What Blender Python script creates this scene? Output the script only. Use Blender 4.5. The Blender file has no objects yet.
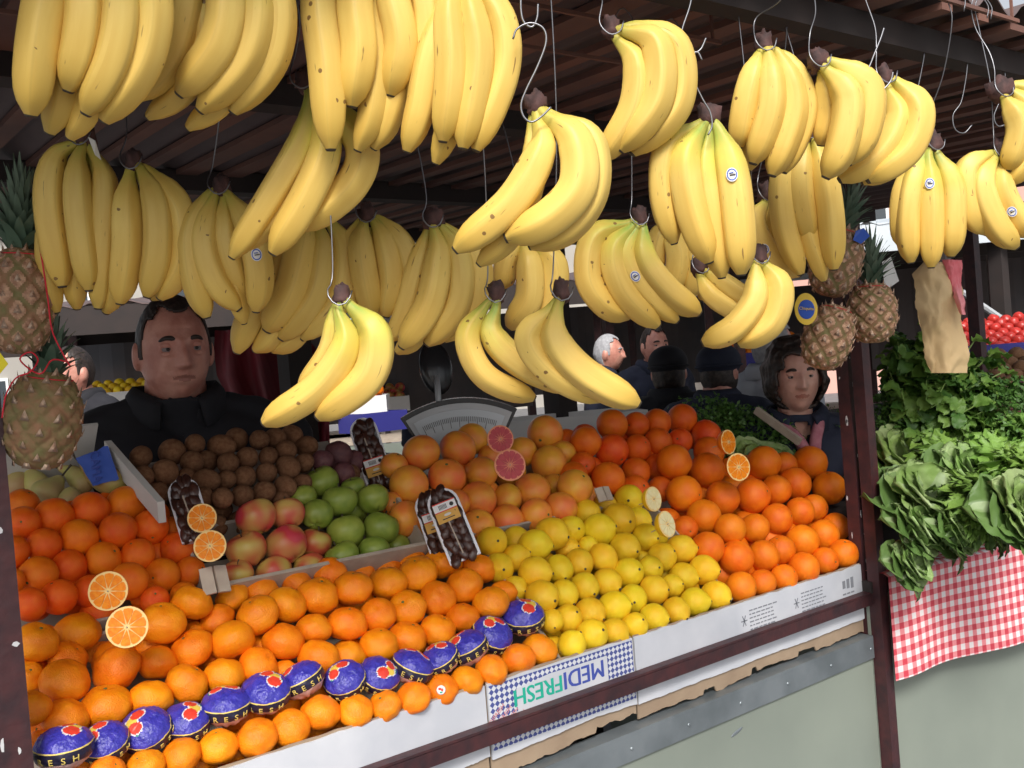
import bpy, bmesh, math, random
from math import sin, cos, tan, pi, radians, sqrt, exp, atan2, atan, floor
from mathutils import Vector, Matrix, noise, Euler, Quaternion
random.seed(7)
SC = bpy.context.scene
COL = SC.collection
V = Vector

# ------------------------------------------------------------------ camera
FPX = 995.0
TH, PT, RO = radians(37.5), radians(-1.0), radians(4.65)
Fw = V((sin(TH)*cos(PT), cos(TH)*cos(PT), sin(PT)))
R0 = V((cos(TH), -sin(TH), 0)); U0 = R0.cross(Fw)
Uc = cos(RO)*U0 + sin(RO)*R0
Rc = cos(RO)*R0 - sin(RO)*U0
CAM = V((0, 0, 1.6))
def ray(px, py): return Fw + Rc*((px-512)/FPX) - Uc*((py-384)/FPX)
def P(px, py, d): return CAM + ray(px, py)*d
def onY(px, py, Y):
    r = ray(px, py); return CAM + r*(Y/r.y)
SL = .9; Y0, Z0 = 1.58, 1.02
AL = atan(SL)
def slope_pt(px, py, s=SL, y0=Y0, z0=Z0):
    r = ray(px, py); d = (z0-s*y0-1.6)/(r.z-s*r.y)
    return CAM + r*d, d
def S(x, v, n=0):      # display slope frame: along the stall, up the slope, out of it
    return V((x, Y0+v*cos(AL)-n*sin(AL), Z0+v*sin(AL)+n*cos(AL)))

cd = bpy.data.cameras.new('camera'); cam = bpy.data.objects.new('camera', cd); COL.objects.link(cam)
m = Matrix((Rc, Uc, -Fw)).transposed().to_4x4(); m.translation = CAM
cam.matrix_world = m
cd.sensor_width = 36; cd.lens = FPX*36/1024; cd.clip_start = .02; cd.clip_end = 2000
SC.camera = cam

# ------------------------------------------------------------------ materials
def mat(name, c, rough=.6, c2=None, scale=20, bump=0, bscale=None, rnd=0, spec=.5, metal=0, detail=4, sss=0, lo=.35, hi=.65, coat=0, alpha=1, hue=0, transl=0):
    m = bpy.data.materials.new(name); m.use_nodes = True
    nt = m.node_tree; N = nt.nodes; L = nt.links
    b = N['Principled BSDF']
    b.inputs['Roughness'].default_value = rough
    b.inputs['Specular IOR Level'].default_value = spec
    b.inputs['Metallic'].default_value = metal
    b.inputs['Coat Weight'].default_value = coat
    b.inputs['Alpha'].default_value = alpha
    if sss:
        b.inputs['Subsurface Weight'].default_value = sss
        b.inputs['Subsurface Radius'].default_value = (.01, .005, .003)
        b.inputs['Subsurface Scale'].default_value = .6
    col = None
    tc = N.new('ShaderNodeTexCoord')
    rgb = N.new('ShaderNodeRGB'); rgb.outputs[0].default_value = (*c, 1); col = rgb.outputs[0]
    if c2 is not None:
        nz = N.new('ShaderNodeTexNoise'); nz.inputs['Scale'].default_value = scale; nz.inputs['Detail'].default_value = detail
        L.new(tc.outputs['Object'], nz.inputs['Vector'])
        cr = N.new('ShaderNodeValToRGB'); cr.color_ramp.elements[0].position = lo; cr.color_ramp.elements[1].position = hi
        cr.color_ramp.elements[0].color = (*c, 1); cr.color_ramp.elements[1].color = (*c2, 1)
        L.new(nz.outputs['Fac'], cr.inputs['Fac']); col = cr.outputs['Color']
    if rnd or hue:
        oi = N.new('ShaderNodeObjectInfo')
        hs = N.new('ShaderNodeHueSaturation')
        mr = N.new('ShaderNodeMapRange'); mr.inputs['To Min'].default_value = 1-rnd; mr.inputs['To Max'].default_value = 1+rnd
        L.new(oi.outputs['Random'], mr.inputs['Value']); L.new(mr.outputs[0], hs.inputs['Value'])
        mh = N.new('ShaderNodeMapRange'); mh.inputs['To Min'].default_value = .5-hue; mh.inputs['To Max'].default_value = .5+hue
        ml = N.new('ShaderNodeMath'); ml.operation = 'MULTIPLY'; ml.inputs[1].default_value = 7.31
        fr = N.new('ShaderNodeMath'); fr.operation = 'FRACT'
        L.new(oi.outputs['Random'], ml.inputs[0]); L.new(ml.outputs[0], fr.inputs[0]); L.new(fr.outputs[0], mh.inputs['Value'])
        L.new(mh.outputs[0], hs.inputs['Hue'])
        L.new(col, hs.inputs['Color']); col = hs.outputs['Color']
    L.new(col, b.inputs['Base Color'])
    if bump:
        n2 = N.new('ShaderNodeTexNoise'); n2.inputs['Scale'].default_value = bscale or scale*4; n2.inputs['Detail'].default_value = 3
        L.new(tc.outputs['Object'], n2.inputs['Vector'])
        bp = N.new('ShaderNodeBump'); bp.inputs['Strength'].default_value = bump; bp.inputs['Distance'].default_value = .002
        L.new(n2.outputs['Fac'], bp.inputs['Height']); L.new(bp.outputs[0], b.inputs['Normal'])
    if transl:
        tb = N.new('ShaderNodeBsdfTranslucent'); L.new(col, tb.inputs['Color'])
        mx = N.new('ShaderNodeMixShader'); mx.inputs[0].default_value = transl
        L.new(b.outputs[0], mx.inputs[1]); L.new(tb.outputs[0], mx.inputs[2])
        L.new(mx.outputs[0], N['Material Output'].inputs['Surface'])
    m['col'] = 1
    return m
M = {}
def MM(name, *a, **k): M[name] = mat(name, *a, **k); return M[name]

MM('orange', (.80, .155, .006), .40, (.86, .22, .008), 1.5, .5, 26, rnd=.1, hue=.006, spec=.3)
MM('redorange', (.74, .095, .008), .4, (.80, .145, .010), 1.5, .5, 26, rnd=.1, hue=.008, spec=.3)
MM('leftorange', (.80, .125, .006), .4, (.84, .18, .008), 1.5, .5, 26, rnd=.1, hue=.008, spec=.3)
MM('mandarin', (.84, .205, .005), .36, (.88, .27, .006), 1.6, .7, 16, rnd=.09, hue=.007, spec=.32)
MM('lemon', (.84, .60, .025), .38, (.84, .50, .015), .8, .5, 20, rnd=.08, hue=.012, spec=.32)
MM('grapefruit', (.82, .38, .035), .34, (.82, .23, .045), .9, .3, 26, rnd=.08, hue=.014, spec=.4)
MM('apple_green', (.20, .27, .035), .33, (.30, .36, .06), 1.2, .05, 20, rnd=.12, hue=.01, spec=.4, detail=2)
MM('apple_red', (.56, .055, .05), .33, (.58, .40, .10), .75, .05, 20, rnd=.1, hue=.02, spec=.4, lo=.40, hi=.66, detail=1)
MM('kiwi', (.16, .070, .036), .85, (.23, .115, .058), 4, .35, 60, rnd=.15, spec=.15)
MM('pear', (.42, .38, .12), .5, (.44, .28, .13), 14, .2, 60, rnd=.1, hue=.02)
MM('pear_blush', (.46, .19, .08), .5, (.40, .34, .09), 11, .2, 60)
MM('plum', (.10, .03, .04), .6, (.14, .05, .05), 3, .3, 20, rnd=.2)
MM('stemdot', (.10, .12, .03), .8)
MM('darkdot', (.06, .045, .03), .8)
MM('pulp_orange', (.78, .19, .004), .5, (.84, .27, .01), 160, .5, 220, spec=.2)
MM('pulp_lemon', (.78, .66, .32), .35, (.82, .72, .42), 90, .3, 120)
MM('pulp_red', (.40, .012, .025), .35, (.48, .03, .04), 90, .3, 120)
MM('pith', (.84, .58, .22), .6)
MM('pith_pink', (.78, .30, .16), .6)
MM('crown', (.030, .016, .016), .8, (.10, .045, .04), 40, .8, 90)
MM('wire', (.22, .22, .235), .35, metal=.9)
MM('hub', (.06, .045, .03), .7)
MM('lit_valley_strip', (.19, .085, .06), .75, (.12, .06, .048), 4, .3, 20)  # reddish light in the roof valleys, put into the strip colour
MM('roof', (.13, .085, .08), .7, (.09, .065, .065), 2.5, .2, 12)
MM('ironred', (.062, .018, .020), .5, (.024, .012, .016), 34, .6, 70, lo=.35, hi=.75, detail=9)
MM('darkwood', (.022, .016, .015), .8, (.03, .02, .018), 10)
MM('paintchip', (.55, .55, .56), .7)
MM('greenpanel', (.25, .28, .235), .45, (.17, .195, .17), 1.7, .6, 5, detail=10, lo=.3, hi=.75)
MM('galv', (.24, .27, .29), .38, (.16, .185, .20), 9, .3, 30, metal=.45, detail=8)
MM('cardwhite', (.60, .61, .65), .75, (.48, .50, .55), 7, .5, 14, detail=8)
MM('cardbrown', (.34, .25, .17), .9, (.28, .20, .135), 12, .5, 40)
MM('cardgrey', (.38, .34, .29), .9, (.33, .29, .25), 12, .3, 40)
MM('woodpale', (.46, .39, .31), .85, (.38, .31, .25), 25, .3, 50)
MM('boardwhite', (.60, .58, .55), .7, (.52, .5, .47), 8)
MM('printgrey', (.20, .21, .24), .8)
MM('printred', (.62, .28, .28), .8)
MM('printblue', (.05, .08, .36), .7)
MM('printgreen', (.01, .38, .27), .7)
MM('wrapblue', (.03, .028, .30), .34, (.055, .045, .40), 4, 1.0, 9, spec=.6)
MM('wrapdark', (.014, .012, .035), .4, bump=.4, bscale=9)
MM('wrapred', (.68, .05, .03), .4)
MM('wrapyellow', (.70, .50, .08), .4)
MM('wrapgreen', (.02, .20, .13), .4)
MM('wrapwhite', (.66, .62, .66), .5)
MM('wrappaper', (.55, .36, .33), .5, (.50, .30, .26), 6, .7, 10)
MM('gold', (.72, .55, .14), .5)
MM('traywhite', (.66, .66, .70), .35)
MM('date', (.035, .012, .008), .3, (.06, .02, .012), 25, .5, 60, spec=.6)
MM('labelorange', (.60, .33, .06), .6)
MM('labelred', (.6, .04, .03), .6)
MM('white', (.72, .72, .72), .6)
MM('offwhite', (.62, .60, .55), .7)
MM('black', (.015, .015, .016), .5)
MM('blackgloss', (.02, .02, .022), .22)
MM('dial', (.55, .60, .64), .4)
MM('steel', (.42, .44, .46), .4, metal=.2)
MM('pine_eye', (.52, .32, .20), .7, (.22, .10, .055), 110, .9, 160, lo=.3, hi=.7)
MM('pine_tip', (.60, .44, .32), .75, (.38, .22, .14), 90)
MM('pine_green', (.15, .13, .045), .75, (.24, .12, .06), 60, .8, 120)
MM('pine_leaf', (.075, .13, .085), .6, (.15, .20, .14), 15)
MM('redstring', (.55, .01, .03), .6)
MM('yellowtag', (.75, .62, .02), .6)
MM('stickyellow', (.72, .50, .06), .5)
MM('stickblue', (.02, .08, .42), .5)
MM('skin_man', (.50, .20, .15), .42, (.68, .34, .26), 22, .8, 70, sss=.12)
MM('skin_woman', (.56, .29, .23), .45, (.68, .40, .32), 24, .6, 80, sss=.12)
MM('lip', (.40, .17, .13), .5)
MM('hairdark', (.014, .010, .009), .5, (.045, .03, .024), 70, 1.0, 110)
MM('hairgrey', (.42, .42, .44), .7, (.30, .30, .32), 60, .8, 90)
MM('eyewhite', (.22, .17, .16), .3)
MM('iris', (.02, .013, .01), .2)
MM('coatblack', (.010, .010, .014), .85, (.014, .014, .02), 8, .4, 20)
MM('coatnavy', (.012, .016, .035), .85, (.02, .024, .05), 8, .4, 20)
MM('jacketwhite', (.52, .55, .60), .8, (.45, .48, .54), 6)
MM('scarf', (.48, .20, .24), .9, (.36, .12, .16), 40)
MM('checkred', (.30, .02, .04), .9)
MM('crimson', (.22, .012, .025), .65, (.13, .012, .02), 5, .5, 8)
MM('paving', (.17, .17, .175), .85, (.12, .12, .125), 4, .3, 12)
MM('lettuce', (.21, .33, .085), .5, (.38, .48, .22), 12, .3, 25, rnd=.15, hue=.01, transl=.18)
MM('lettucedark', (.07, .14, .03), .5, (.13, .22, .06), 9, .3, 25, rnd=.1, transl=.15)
MM('lettucepale', (.34, .42, .24), .5, (.20, .30, .11), 9, .3, 25, rnd=.1, transl=.15)
MM('curly', (.10, .22, .03), .55, (.21, .36, .07), 10, .4, 30, rnd=.15, hue=.01, transl=.18)
MM('parsley', (.04, .115, .018), .55, (.085, .19, .03), 18, .3, 30, rnd=.15, transl=.12)
MM('greenstem', (.24, .36, .10), .5)
MM('tomato', (.42, .022, .015), .35, rnd=.1)
MM('potato', (.30, .16, .08), .85, (.22, .11, .06), 8, .4, 20, rnd=.15)
MM('onion', (.22, .05, .07), .5, (.14, .03, .05), 5, rnd=.2)
MM('chili', (.20, .015, .03), .45, (.12, .01, .02), 9, rnd=.2)
MM('garlic', (.55, .48, .40), .7)
MM('paperbag', (.68, .50, .27), .7, (.60, .42, .21), 4, .6, 6)
MM('pinkbag', (.75, .10, .13), .45, (.8, .3, .32), 5)
MM('roofpale', (.55, .60, .64), .5, (.45, .5, .54), 3)
MM('wallpink', (.62, .36, .30), .9, (.56, .32, .27), .4)
MM('wallcream', (.40, .38, .34), .9, (.32, .30, .27), .4)
MM('glassdark', (.04, .05, .06), .15)
MM('bluebox', (.03, .03, .22), .6)
MM('bluefilm', (.06, .12, .48), .4)
MM('leaftree', (.05, .09, .025), .8, (.08, .13, .03), 2)
MM('trunk', (.10, .075, .055), .9, bump=.5, bscale=20)

def banana_mat(green=False):
    m = bpy.data.materials.new('banana_skin'); m.use_nodes = True
    nt = m.node_tree; N = nt.nodes; L = nt.links; b = N['Principled BSDF']
    b.inputs['Roughness'].default_value = .47; b.inputs['Specular IOR Level'].default_value = .35
    b.inputs['Subsurface Weight'].default_value = 0
    uv = N.new('ShaderNodeUVMap'); uv.uv_map = 'UVMap'
    sp = N.new('ShaderNodeSeparateXYZ'); L.new(uv.outputs[0], sp.inputs[0])
    tc = N.new('ShaderNodeTexCoord')
    nz = N.new('ShaderNodeTexNoise'); nz.inputs['Scale'].default_value = 14; L.new(tc.outputs['Object'], nz.inputs['Vector'])
    ad = N.new('ShaderNodeMath'); ad.operation = 'MULTIPLY_ADD'; ad.inputs[1].default_value = .12; L.new(nz.outputs['Fac'], ad.inputs[0])
    sb = N.new('ShaderNodeMath'); sb.operation = 'SUBTRACT'; sb.inputs[1].default_value = .06
    L.new(sp.outputs['Y'], ad.inputs[2]); L.new(ad.outputs[0], sb.inputs[0])
    cr = N.new('ShaderNodeValToRGB'); el = cr.color_ramp.elements
    el[0].position = 0; el[0].color = (.24, .33, .07, 1) if green else (.30, .33, .07, 1); el[1].position = 1; el[1].color = (.50, .34, .07, 1)
    for p, c in ((.10, (.42, .40, .07)), (.20, (.68, .50, .12)), (.45, (.76, .55, .15)), (.72, (.74, .51, .125)), (.93, (.62, .41, .08))):  # ochre stops towards the tip put warm bounced light into the skin colour
        e = el.new(p); e.color = (*c, 1)
    if green:
        el[1].color = (.26, .36, .06, 1); el[2].color = (.60, .52, .09, 1); el[2].position = .27; el[1].position = .13
    L.new(sb.outputs[0], cr.inputs['Fac'])
    # pale/darker blush
    n2 = N.new('ShaderNodeTexNoise'); n2.inputs['Scale'].default_value = 30; n2.inputs['Detail'].default_value = 5
    mp = N.new('ShaderNodeMapping'); L.new(uv.outputs[0], mp.inputs[0]); mp.inputs['Scale'].default_value = (.3, .35, 1)
    oi = N.new('ShaderNodeObjectInfo')
    cb = N.new('ShaderNodeCombineXYZ'); L.new(oi.outputs['Random'], cb.inputs[2])
    sc = N.new('ShaderNodeVectorMath'); sc.operation = 'SCALE'; sc.inputs['Scale'].default_value = 37; L.new(cb.outputs[0], sc.inputs[0])
    va = N.new('ShaderNodeVectorMath'); L.new(mp.outputs[0], va.inputs[0]); L.new(sc.outputs[0], va.inputs[1])
    n2.inputs['Scale'].default_value = 5; L.new(va.outputs[0], n2.inputs['Vector'])
    mr = N.new('ShaderNodeMapRange'); mr.inputs['From Min'].default_value = .35; mr.inputs['From Max'].default_value = .7
    mr.inputs['To Min'].default_value = 0; mr.inputs['To Max'].default_value = .6; L.new(n2.outputs['Fac'], mr.inputs['Value'])
    mx = N.new('ShaderNodeMixRGB'); mx.inputs[2].default_value = (.62, .38, .075, 1); L.new(mr.outputs[0], mx.inputs[0]); L.new(cr.outputs[0], mx.inputs[1])
    # ridge lines
    # brown freckles and scars
    vo = N.new('ShaderNodeTexVoronoi'); vo.inputs['Scale'].default_value = 55; L.new(tc.outputs['Object'], vo.inputs['Vector'])
    n3 = N.new('ShaderNodeTexNoise'); n3.inputs['Scale'].default_value = 22; L.new(tc.outputs['Object'], n3.inputs['Vector'])
    lt = N.new('ShaderNodeMath'); lt.operation = 'LESS_THAN'; lt.inputs[1].default_value = .16; L.new(vo.outputs['Distance'], lt.inputs[0])
    gt = N.new('ShaderNodeMath'); gt.operation = 'GREATER_THAN'; gt.inputs[1].default_value = .60; L.new(n3.outputs['Fac'], gt.inputs[0])
    an = N.new('ShaderNodeMath'); an.operation = 'MULTIPLY'; L.new(lt.outputs[0], an.inputs[0]); L.new(gt.outputs[0], an.inputs[1])
    mw = N.new('ShaderNodeMapping'); mw.inputs['Scale'].default_value = (1.4, 1.6, 1); L.new(uv.outputs[0], mw.inputs[0])
    v3 = N.new('ShaderNodeVectorMath'); L.new(mw.outputs[0], v3.inputs[0]); L.new(sc.outputs[0], v3.inputs[1])
    n4 = N.new('ShaderNodeTexNoise'); n4.inputs['Scale'].default_value = 4; n4.inputs['Detail'].default_value = 2; L.new(v3.outputs[0], n4.inputs['Vector'])
    g4 = N.new('ShaderNodeMapRange'); g4.inputs['From Min'].default_value = .70; g4.inputs['From Max'].default_value = .76; g4.inputs['To Max'].default_value = .75
    L.new(n4.outputs['Fac'], g4.inputs['Value'])
    a2 = N.new('ShaderNodeMath'); a2.operation = 'MAXIMUM'; L.new(g4.outputs[0], a2.inputs[0])
    m8 = N.new('ShaderNodeMath'); m8.operation = 'MULTIPLY'; m8.inputs[1].default_value = .85; L.new(an.outputs[0], m8.inputs[0]); L.new(m8.outputs[0], a2.inputs[1])
    mx2 = N.new('ShaderNodeMixRGB'); mx2.inputs[2].default_value = (.16, .075, .03, 1); L.new(a2.outputs[0], mx2.inputs[0]); L.new(mx.outputs[0], mx2.inputs[1])
    fr5 = N.new('ShaderNodeMath'); fr5.operation = 'FRACT'; L.new(sp.outputs['X'], fr5.inputs[0])
    pp = N.new('ShaderNodeMath'); pp.operation = 'PINGPONG'; pp.inputs[1].default_value = .5; L.new(fr5.outputs[0], pp.inputs[0])
    rg = N.new('ShaderNodeMapRange'); rg.inputs['From Min'].default_value = .0; rg.inputs['From Max'].default_value = .07; rg.inputs['To Min'].default_value = .38; rg.inputs['To Max'].default_value = 0; L.new(pp.outputs[0], rg.inputs['Value'])
    rm = N.new('ShaderNodeMath'); rm.operation = 'MULTIPLY'; L.new(rg.outputs[0], rm.inputs[0]); L.new(n3.outputs['Fac'], rm.inputs[1])
    mxr = N.new('ShaderNodeMixRGB'); mxr.inputs[2].default_value = (.40, .27, .06, 1); L.new(rm.outputs[0], mxr.inputs[0]); L.new(mx2.outputs[0], mxr.inputs[1]); mx2 = mxr
    hs = N.new('ShaderNodeHueSaturation'); rr = N.new('ShaderNodeMapRange'); rr.inputs['To Min'].default_value = .92; rr.inputs['To Max'].default_value = 1.07
    L.new(oi.outputs['Random'], rr.inputs['Value']); L.new(rr.outputs[0], hs.inputs['Value']); L.new(mx2.outputs[0], hs.inputs['Color'])
    L.new(hs.outputs[0], b.inputs['Base Color'])
    bp = N.new('ShaderNodeBump'); bp.inputs['Strength'].default_value = .12; bp.inputs['Distance'].default_value = .001
    L.new(n2.outputs['Fac'], bp.inputs['Height']); L.new(bp.outputs[0], b.inputs['Normal'])
    return m
M['banana'] = banana_mat(); M['banana_g'] = banana_mat(True)

def pattern_mat(name, kind):
    m = bpy.data.materials.new(name); m.use_nodes = True
    nt = m.node_tree; N = nt.nodes; L = nt.links; b = N['Principled BSDF']; b.inputs['Roughness'].default_value = .7
    uv = N.new('ShaderNodeUVMap'); uv.uv_map = 'UVMap'; sp = N.new('ShaderNodeSeparateXYZ'); L.new(uv.outputs[0], sp.inputs[0])
    if kind == 'gingham':
        outs = []
        for ax in ('X', 'Y'):
            a = N.new('ShaderNodeMath'); a.operation = 'MULTIPLY'; a.inputs[1].default_value = 1/.032; L.new(sp.outputs[ax], a.inputs[0])
            fr = N.new('ShaderNodeMath'); fr.operation = 'FRACT'; L.new(a.outputs[0], fr.inputs[0])
            g = N.new('ShaderNodeMath'); g.operation = 'GREATER_THAN'; g.inputs[1].default_value = .5; L.new(fr.outputs[0], g.inputs[0]); outs.append(g.outputs[0])
        s = N.new('ShaderNodeMath'); s.operation = 'ADD'; L.new(outs[0], s.inputs[0]); L.new(outs[1], s.inputs[1])
        h = N.new('ShaderNodeMath'); h.operation = 'MULTIPLY'; h.inputs[1].default_value = .5; L.new(s.outputs[0], h.inputs[0])
        cr = N.new('ShaderNodeValToRGB'); cr.color_ramp.interpolation = 'CONSTANT'; e = cr.color_ramp.elements
        e[0].color = (.74, .68, .68, 1); e[1].color = (.52, .045, .07, 1); e[1].position = .9
        q = e.new(.3); q.color = (.72, .24, .26, 1)
        L.new(h.outputs[0], cr.inputs['Fac']); L.new(cr.outputs[0], b.inputs['Base Color'])
    else:
        ck = N.new('ShaderNodeTexChecker'); ck.inputs['Scale'].default_value = 1/.0085
        mp = N.new('ShaderNodeMapping'); mp.inputs['Rotation'].default_value = (0, 0, radians(45))
        L.new(uv.outputs[0], mp.inputs[0]); L.new(mp.outputs[0], ck.inputs['Vector'])
        ck.inputs[1].default_value = (.62, .64, .68, 1); ck.inputs[2].default_value = (.06, .08, .28, 1)
        L.new(ck.outputs['Color'], b.inputs['Base Color'])
    return m
M['gingham'] = pattern_mat('gingham_cloth', 'gingham')
M['bluecheck'] = pattern_mat('blue_check_print', 'check')

# ------------------------------------------------------------------ helpers
class MB:
    def __init__(s): s.v = []; s.f = []; s.m = []; s.uv = []
    def add(s, vs, fs, mi=0, uvs=None):
        o = len(s.v); s.v += [V(p) for p in vs]
        for k, f in enumerate(fs):
            s.f.append([i+o for i in f]); s.m.append(mi); s.uv.append(uvs[k] if uvs else None)
        return s
    def box(s, c, size, rot=None, mi=0):
        hx, hy, hz = size[0]/2, size[1]/2, size[2]/2; c = V(c)
        vs = [V((x, y, z)) for x in (-hx, hx) for y in (-hy, hy) for z in (-hz, hz)]
        if rot is not None: vs = [rot @ p for p in vs]
        return s.add([c+p for p in vs], [(0,1,3,2),(4,6,7,5),(0,4,5,1),(2,3,7,6),(0,2,6,4),(1,5,7,3)], mi)
    def bar(s, a, b, w, h, mi=0, up=V((0,0,1))):
        a, b = V(a), V(b); d = (b-a); L = d.length; d.normalize()
        if abs(d.dot(up)) > .95: up = V((0,1,0))
        x = d.cross(up).normalized(); z = x.cross(d)
        R = Matrix((x, d, z)).transposed()
        return s.box((a+b)/2, (w, L, h), R, mi)
    def quadprism(s, pts, th, mi=0):      # pts: list of 4+ coplanar points, th vector
        n = len(pts); vs = [V(p) for p in pts]+[V(p)+th for p in pts]
        fs = [tuple(range(n)), tuple(range(2*n-1, n-1, -1))]+[(i, i+n, (i+1) % n+n, (i+1) % n) for i in range(n)]
        return s.add(vs, fs, mi)
    def tube(s, pts, rad, n=8, mi=0, cap=True):
        pts = [V(p) for p in pts]
        if not hasattr(rad, '__len__'): rad = [rad]*len(pts)
        vs = []; fs = []; x = None
        for i, p in enumerate(pts):
            t = (pts[min(i+1, len(pts)-1)]-pts[max(i-1, 0)]).normalized()
            if x is None:
                x = t.cross(V((0,0,1)));
                if x.length < .05: x = t.cross(V((0,1,0)))
            x = (x-t*x.dot(t)).normalized(); y = t.cross(x)
            for k in range(n):
                a = 2*pi*k/n; vs.append(p+(x*cos(a)+y*sin(a))*rad[i])
        for i in range(len(pts)-1):
            for k in range(n):
                k2 = (k+1) % n; fs.append((i*n+k, i*n+k2, (i+1)*n+k2, (i+1)*n+k))
        if cap: fs.append(tuple(range(n-1, -1, -1))); fs.append(tuple((len(pts)-1)*n+k for k in range(n)))
        return s.add(vs, fs, mi)
    def ball(s, c, r, nu=16, nv=10, mi=0, rot=None, fn=None):
        c = V(c); r = r if hasattr(r, '__len__') else (r, r, r)
        vs = []; fs = []
        for j in range(nv+1):
            ph = pi*j/nv
            for i in range(nu):
                a = 2*pi*i/nu; p = V((sin(ph)*cos(a), sin(ph)*sin(a), cos(ph)))
                q = fn(p) if fn else p
                q = V((q.x*r[0], q.y*r[1], q.z*r[2]))
                if rot is not None: q = rot @ q
                vs.append(c+q)
        for j in range(nv):
            for i in range(nu):
                i2 = (i+1) % nu
                a, b, cc, d = j*nu+i, j*nu+i2, (j+1)*nu+i2, (j+1)*nu+i
                if j == 0: fs.append((a, d, cc))
                elif j == nv-1: fs.append((a, d, b))
                else: fs.append((a, d, cc, b))
        return s.add(vs, fs, mi)
    def mesh(s, name, mats, smooth=True):
        me = bpy.data.meshes.new(name)
        me.from_pydata([tuple(p) for p in s.v], [], s.f)
        for mt in (mats if isinstance(mats, (list, tuple)) else [mats]): me.materials.append(M[mt] if isinstance(mt, str) else mt)
        me.polygons.foreach_set('material_index', s.m)
        me.polygons.foreach_set('use_smooth', [smooth]*len(s.f))
        if any(u for u in s.uv):
            ul = me.uv_layers.new(name='UVMap'); k = 0
            for f, u in zip(s.f, s.uv):
                for j in range(len(f)):
                    ul.data[k].uv = u[j] if u else (0, 0); k += 1
        me.update(); return me

def tag(o, label=None, cat=None, group=None, kind=None):
    if label: o['label'] = label
    if cat: o['category'] = cat
    if group: o['group'] = group
    if kind: o['kind'] = kind
    return o
def link(name, me, parent=None, loc=None):
    o = bpy.data.objects.new(name, me); COL.objects.link(o)
    if parent is not None: o.parent = parent
    if loc is not None: o.location = loc
    return o
def thing(name, label, cat, loc=(0,0,0), group=None, rz=0):
    o = link(name, None); o.location = loc; o.rotation_euler = (0, 0, rz); o.empty_display_size = .05
    return tag(o, label, cat, group)
def part(name, mb, mats, parent, smooth=False, off=None):
    """off: world location of the parent, when the builder used world coordinates"""
    if off is not None:
        off = V(off)
        for i in range(len(mb.v)): mb.v[i] = mb.v[i]-off
    return link(name, mb.mesh(name, mats, smooth), parent)
def solo(name, mb, mats, label, cat, group=None, smooth=False, kind=None, origin=None):
    if origin is not None:
        origin = V(origin)
        for i in range(len(mb.v)): mb.v[i] = mb.v[i]-origin
    o = link(name, mb.mesh(name, mats, smooth))
    if origin is not None: o.location = origin
    return tag(o, label, cat, group, kind)
def copy_tree(o, parent=None):
    c = o.copy(); COL.objects.link(c)
    if parent is not None: c.parent = parent
    for ch in list(o.children): copy_tree(ch, c)
    return c
def basis(n, up=V((0,0,1))):
    n = V(n).normalized(); x = up.cross(n)
    if x.length < .01: x = V((1,0,0))
    x.normalize(); y = n.cross(x)
    return Matrix((x, y, n)).transposed()       # columns: right, up, normal
def text_mb(s, size, M3, origin, mi=0, thick=.0004, align='CENTER', mb=None, bend=None, bold=0):
    cu = bpy.data.curves.new('txt', 'FONT'); cu.body = s; cu.size = size; cu.align_x = align; cu.extrude = thick; cu.resolution_u = 3; cu.offset = bold
    ob = bpy.data.objects.new('txt', cu); COL.objects.link(ob)
    dg = bpy.context.evaluated_depsgraph_get(); dg.update()
    me = bpy.data.meshes.new_from_object(ob.evaluated_get(dg))
    mb = mb or MB()
    vs = []
    for v_ in me.vertices:
        q = v_.co.copy()
        if bend: q = bend(q); vs.append(q)
        else: vs.append(V(origin)+M3 @ q)
    mb.add(vs, [tuple(p.vertices) for p in me.polygons], mi)
    bpy.data.objects.remove(ob); bpy.data.meshes.remove(me); bpy.data.curves.remove(cu)
    return mb
def remeshed(mb, voxel, mats, name, smooth_it=2):
    me = mb.mesh(name+'_raw', 'white'); ob = bpy.data.objects.new('tmp', me); COL.objects.link(ob)
    r = ob.modifiers.new('r', 'REMESH'); r.mode = 'VOXEL'; r.voxel_size = voxel; r.use_smooth_shade = True
    if smooth_it:
        s = ob.modifiers.new('s', 'SMOOTH'); s.factor = .5; s.iterations = smooth_it
    dg = bpy.context.evaluated_depsgraph_get(); dg.update()
    out = bpy.data.meshes.new_from_object(ob.evaluated_get(dg)); out.name = name
    bpy.data.objects.remove(ob); out.materials.clear()
    for mt in mats: out.materials.append(M[mt])
    out.polygons.foreach_set('use_smooth', [True]*len(out.polygons))
    out.update(); return out
def capsule(mb, a, b, ra, rb, n=14, flat=1.0):
    a, b = V(a), V(b); pts = []; rad = []
    d = (b-a); L = max(d.length, 1e-5); d = d/L
    for k in range(5):
        t = pi/2*(1-k/4.0); pts.append(a-d*ra*sin(t)); rad.append(max(ra*cos(t), .001))
    for k in range(1, 5): pts.append(a+d*L*k/5); rad.append(ra+(rb-ra)*k/5)
    for k in range(5):
        t = pi/2*k/4.0; pts.append(b+d*rb*sin(t)); rad.append(max(rb*cos(t), .001))
    mb.tube(pts, rad, n)

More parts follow.
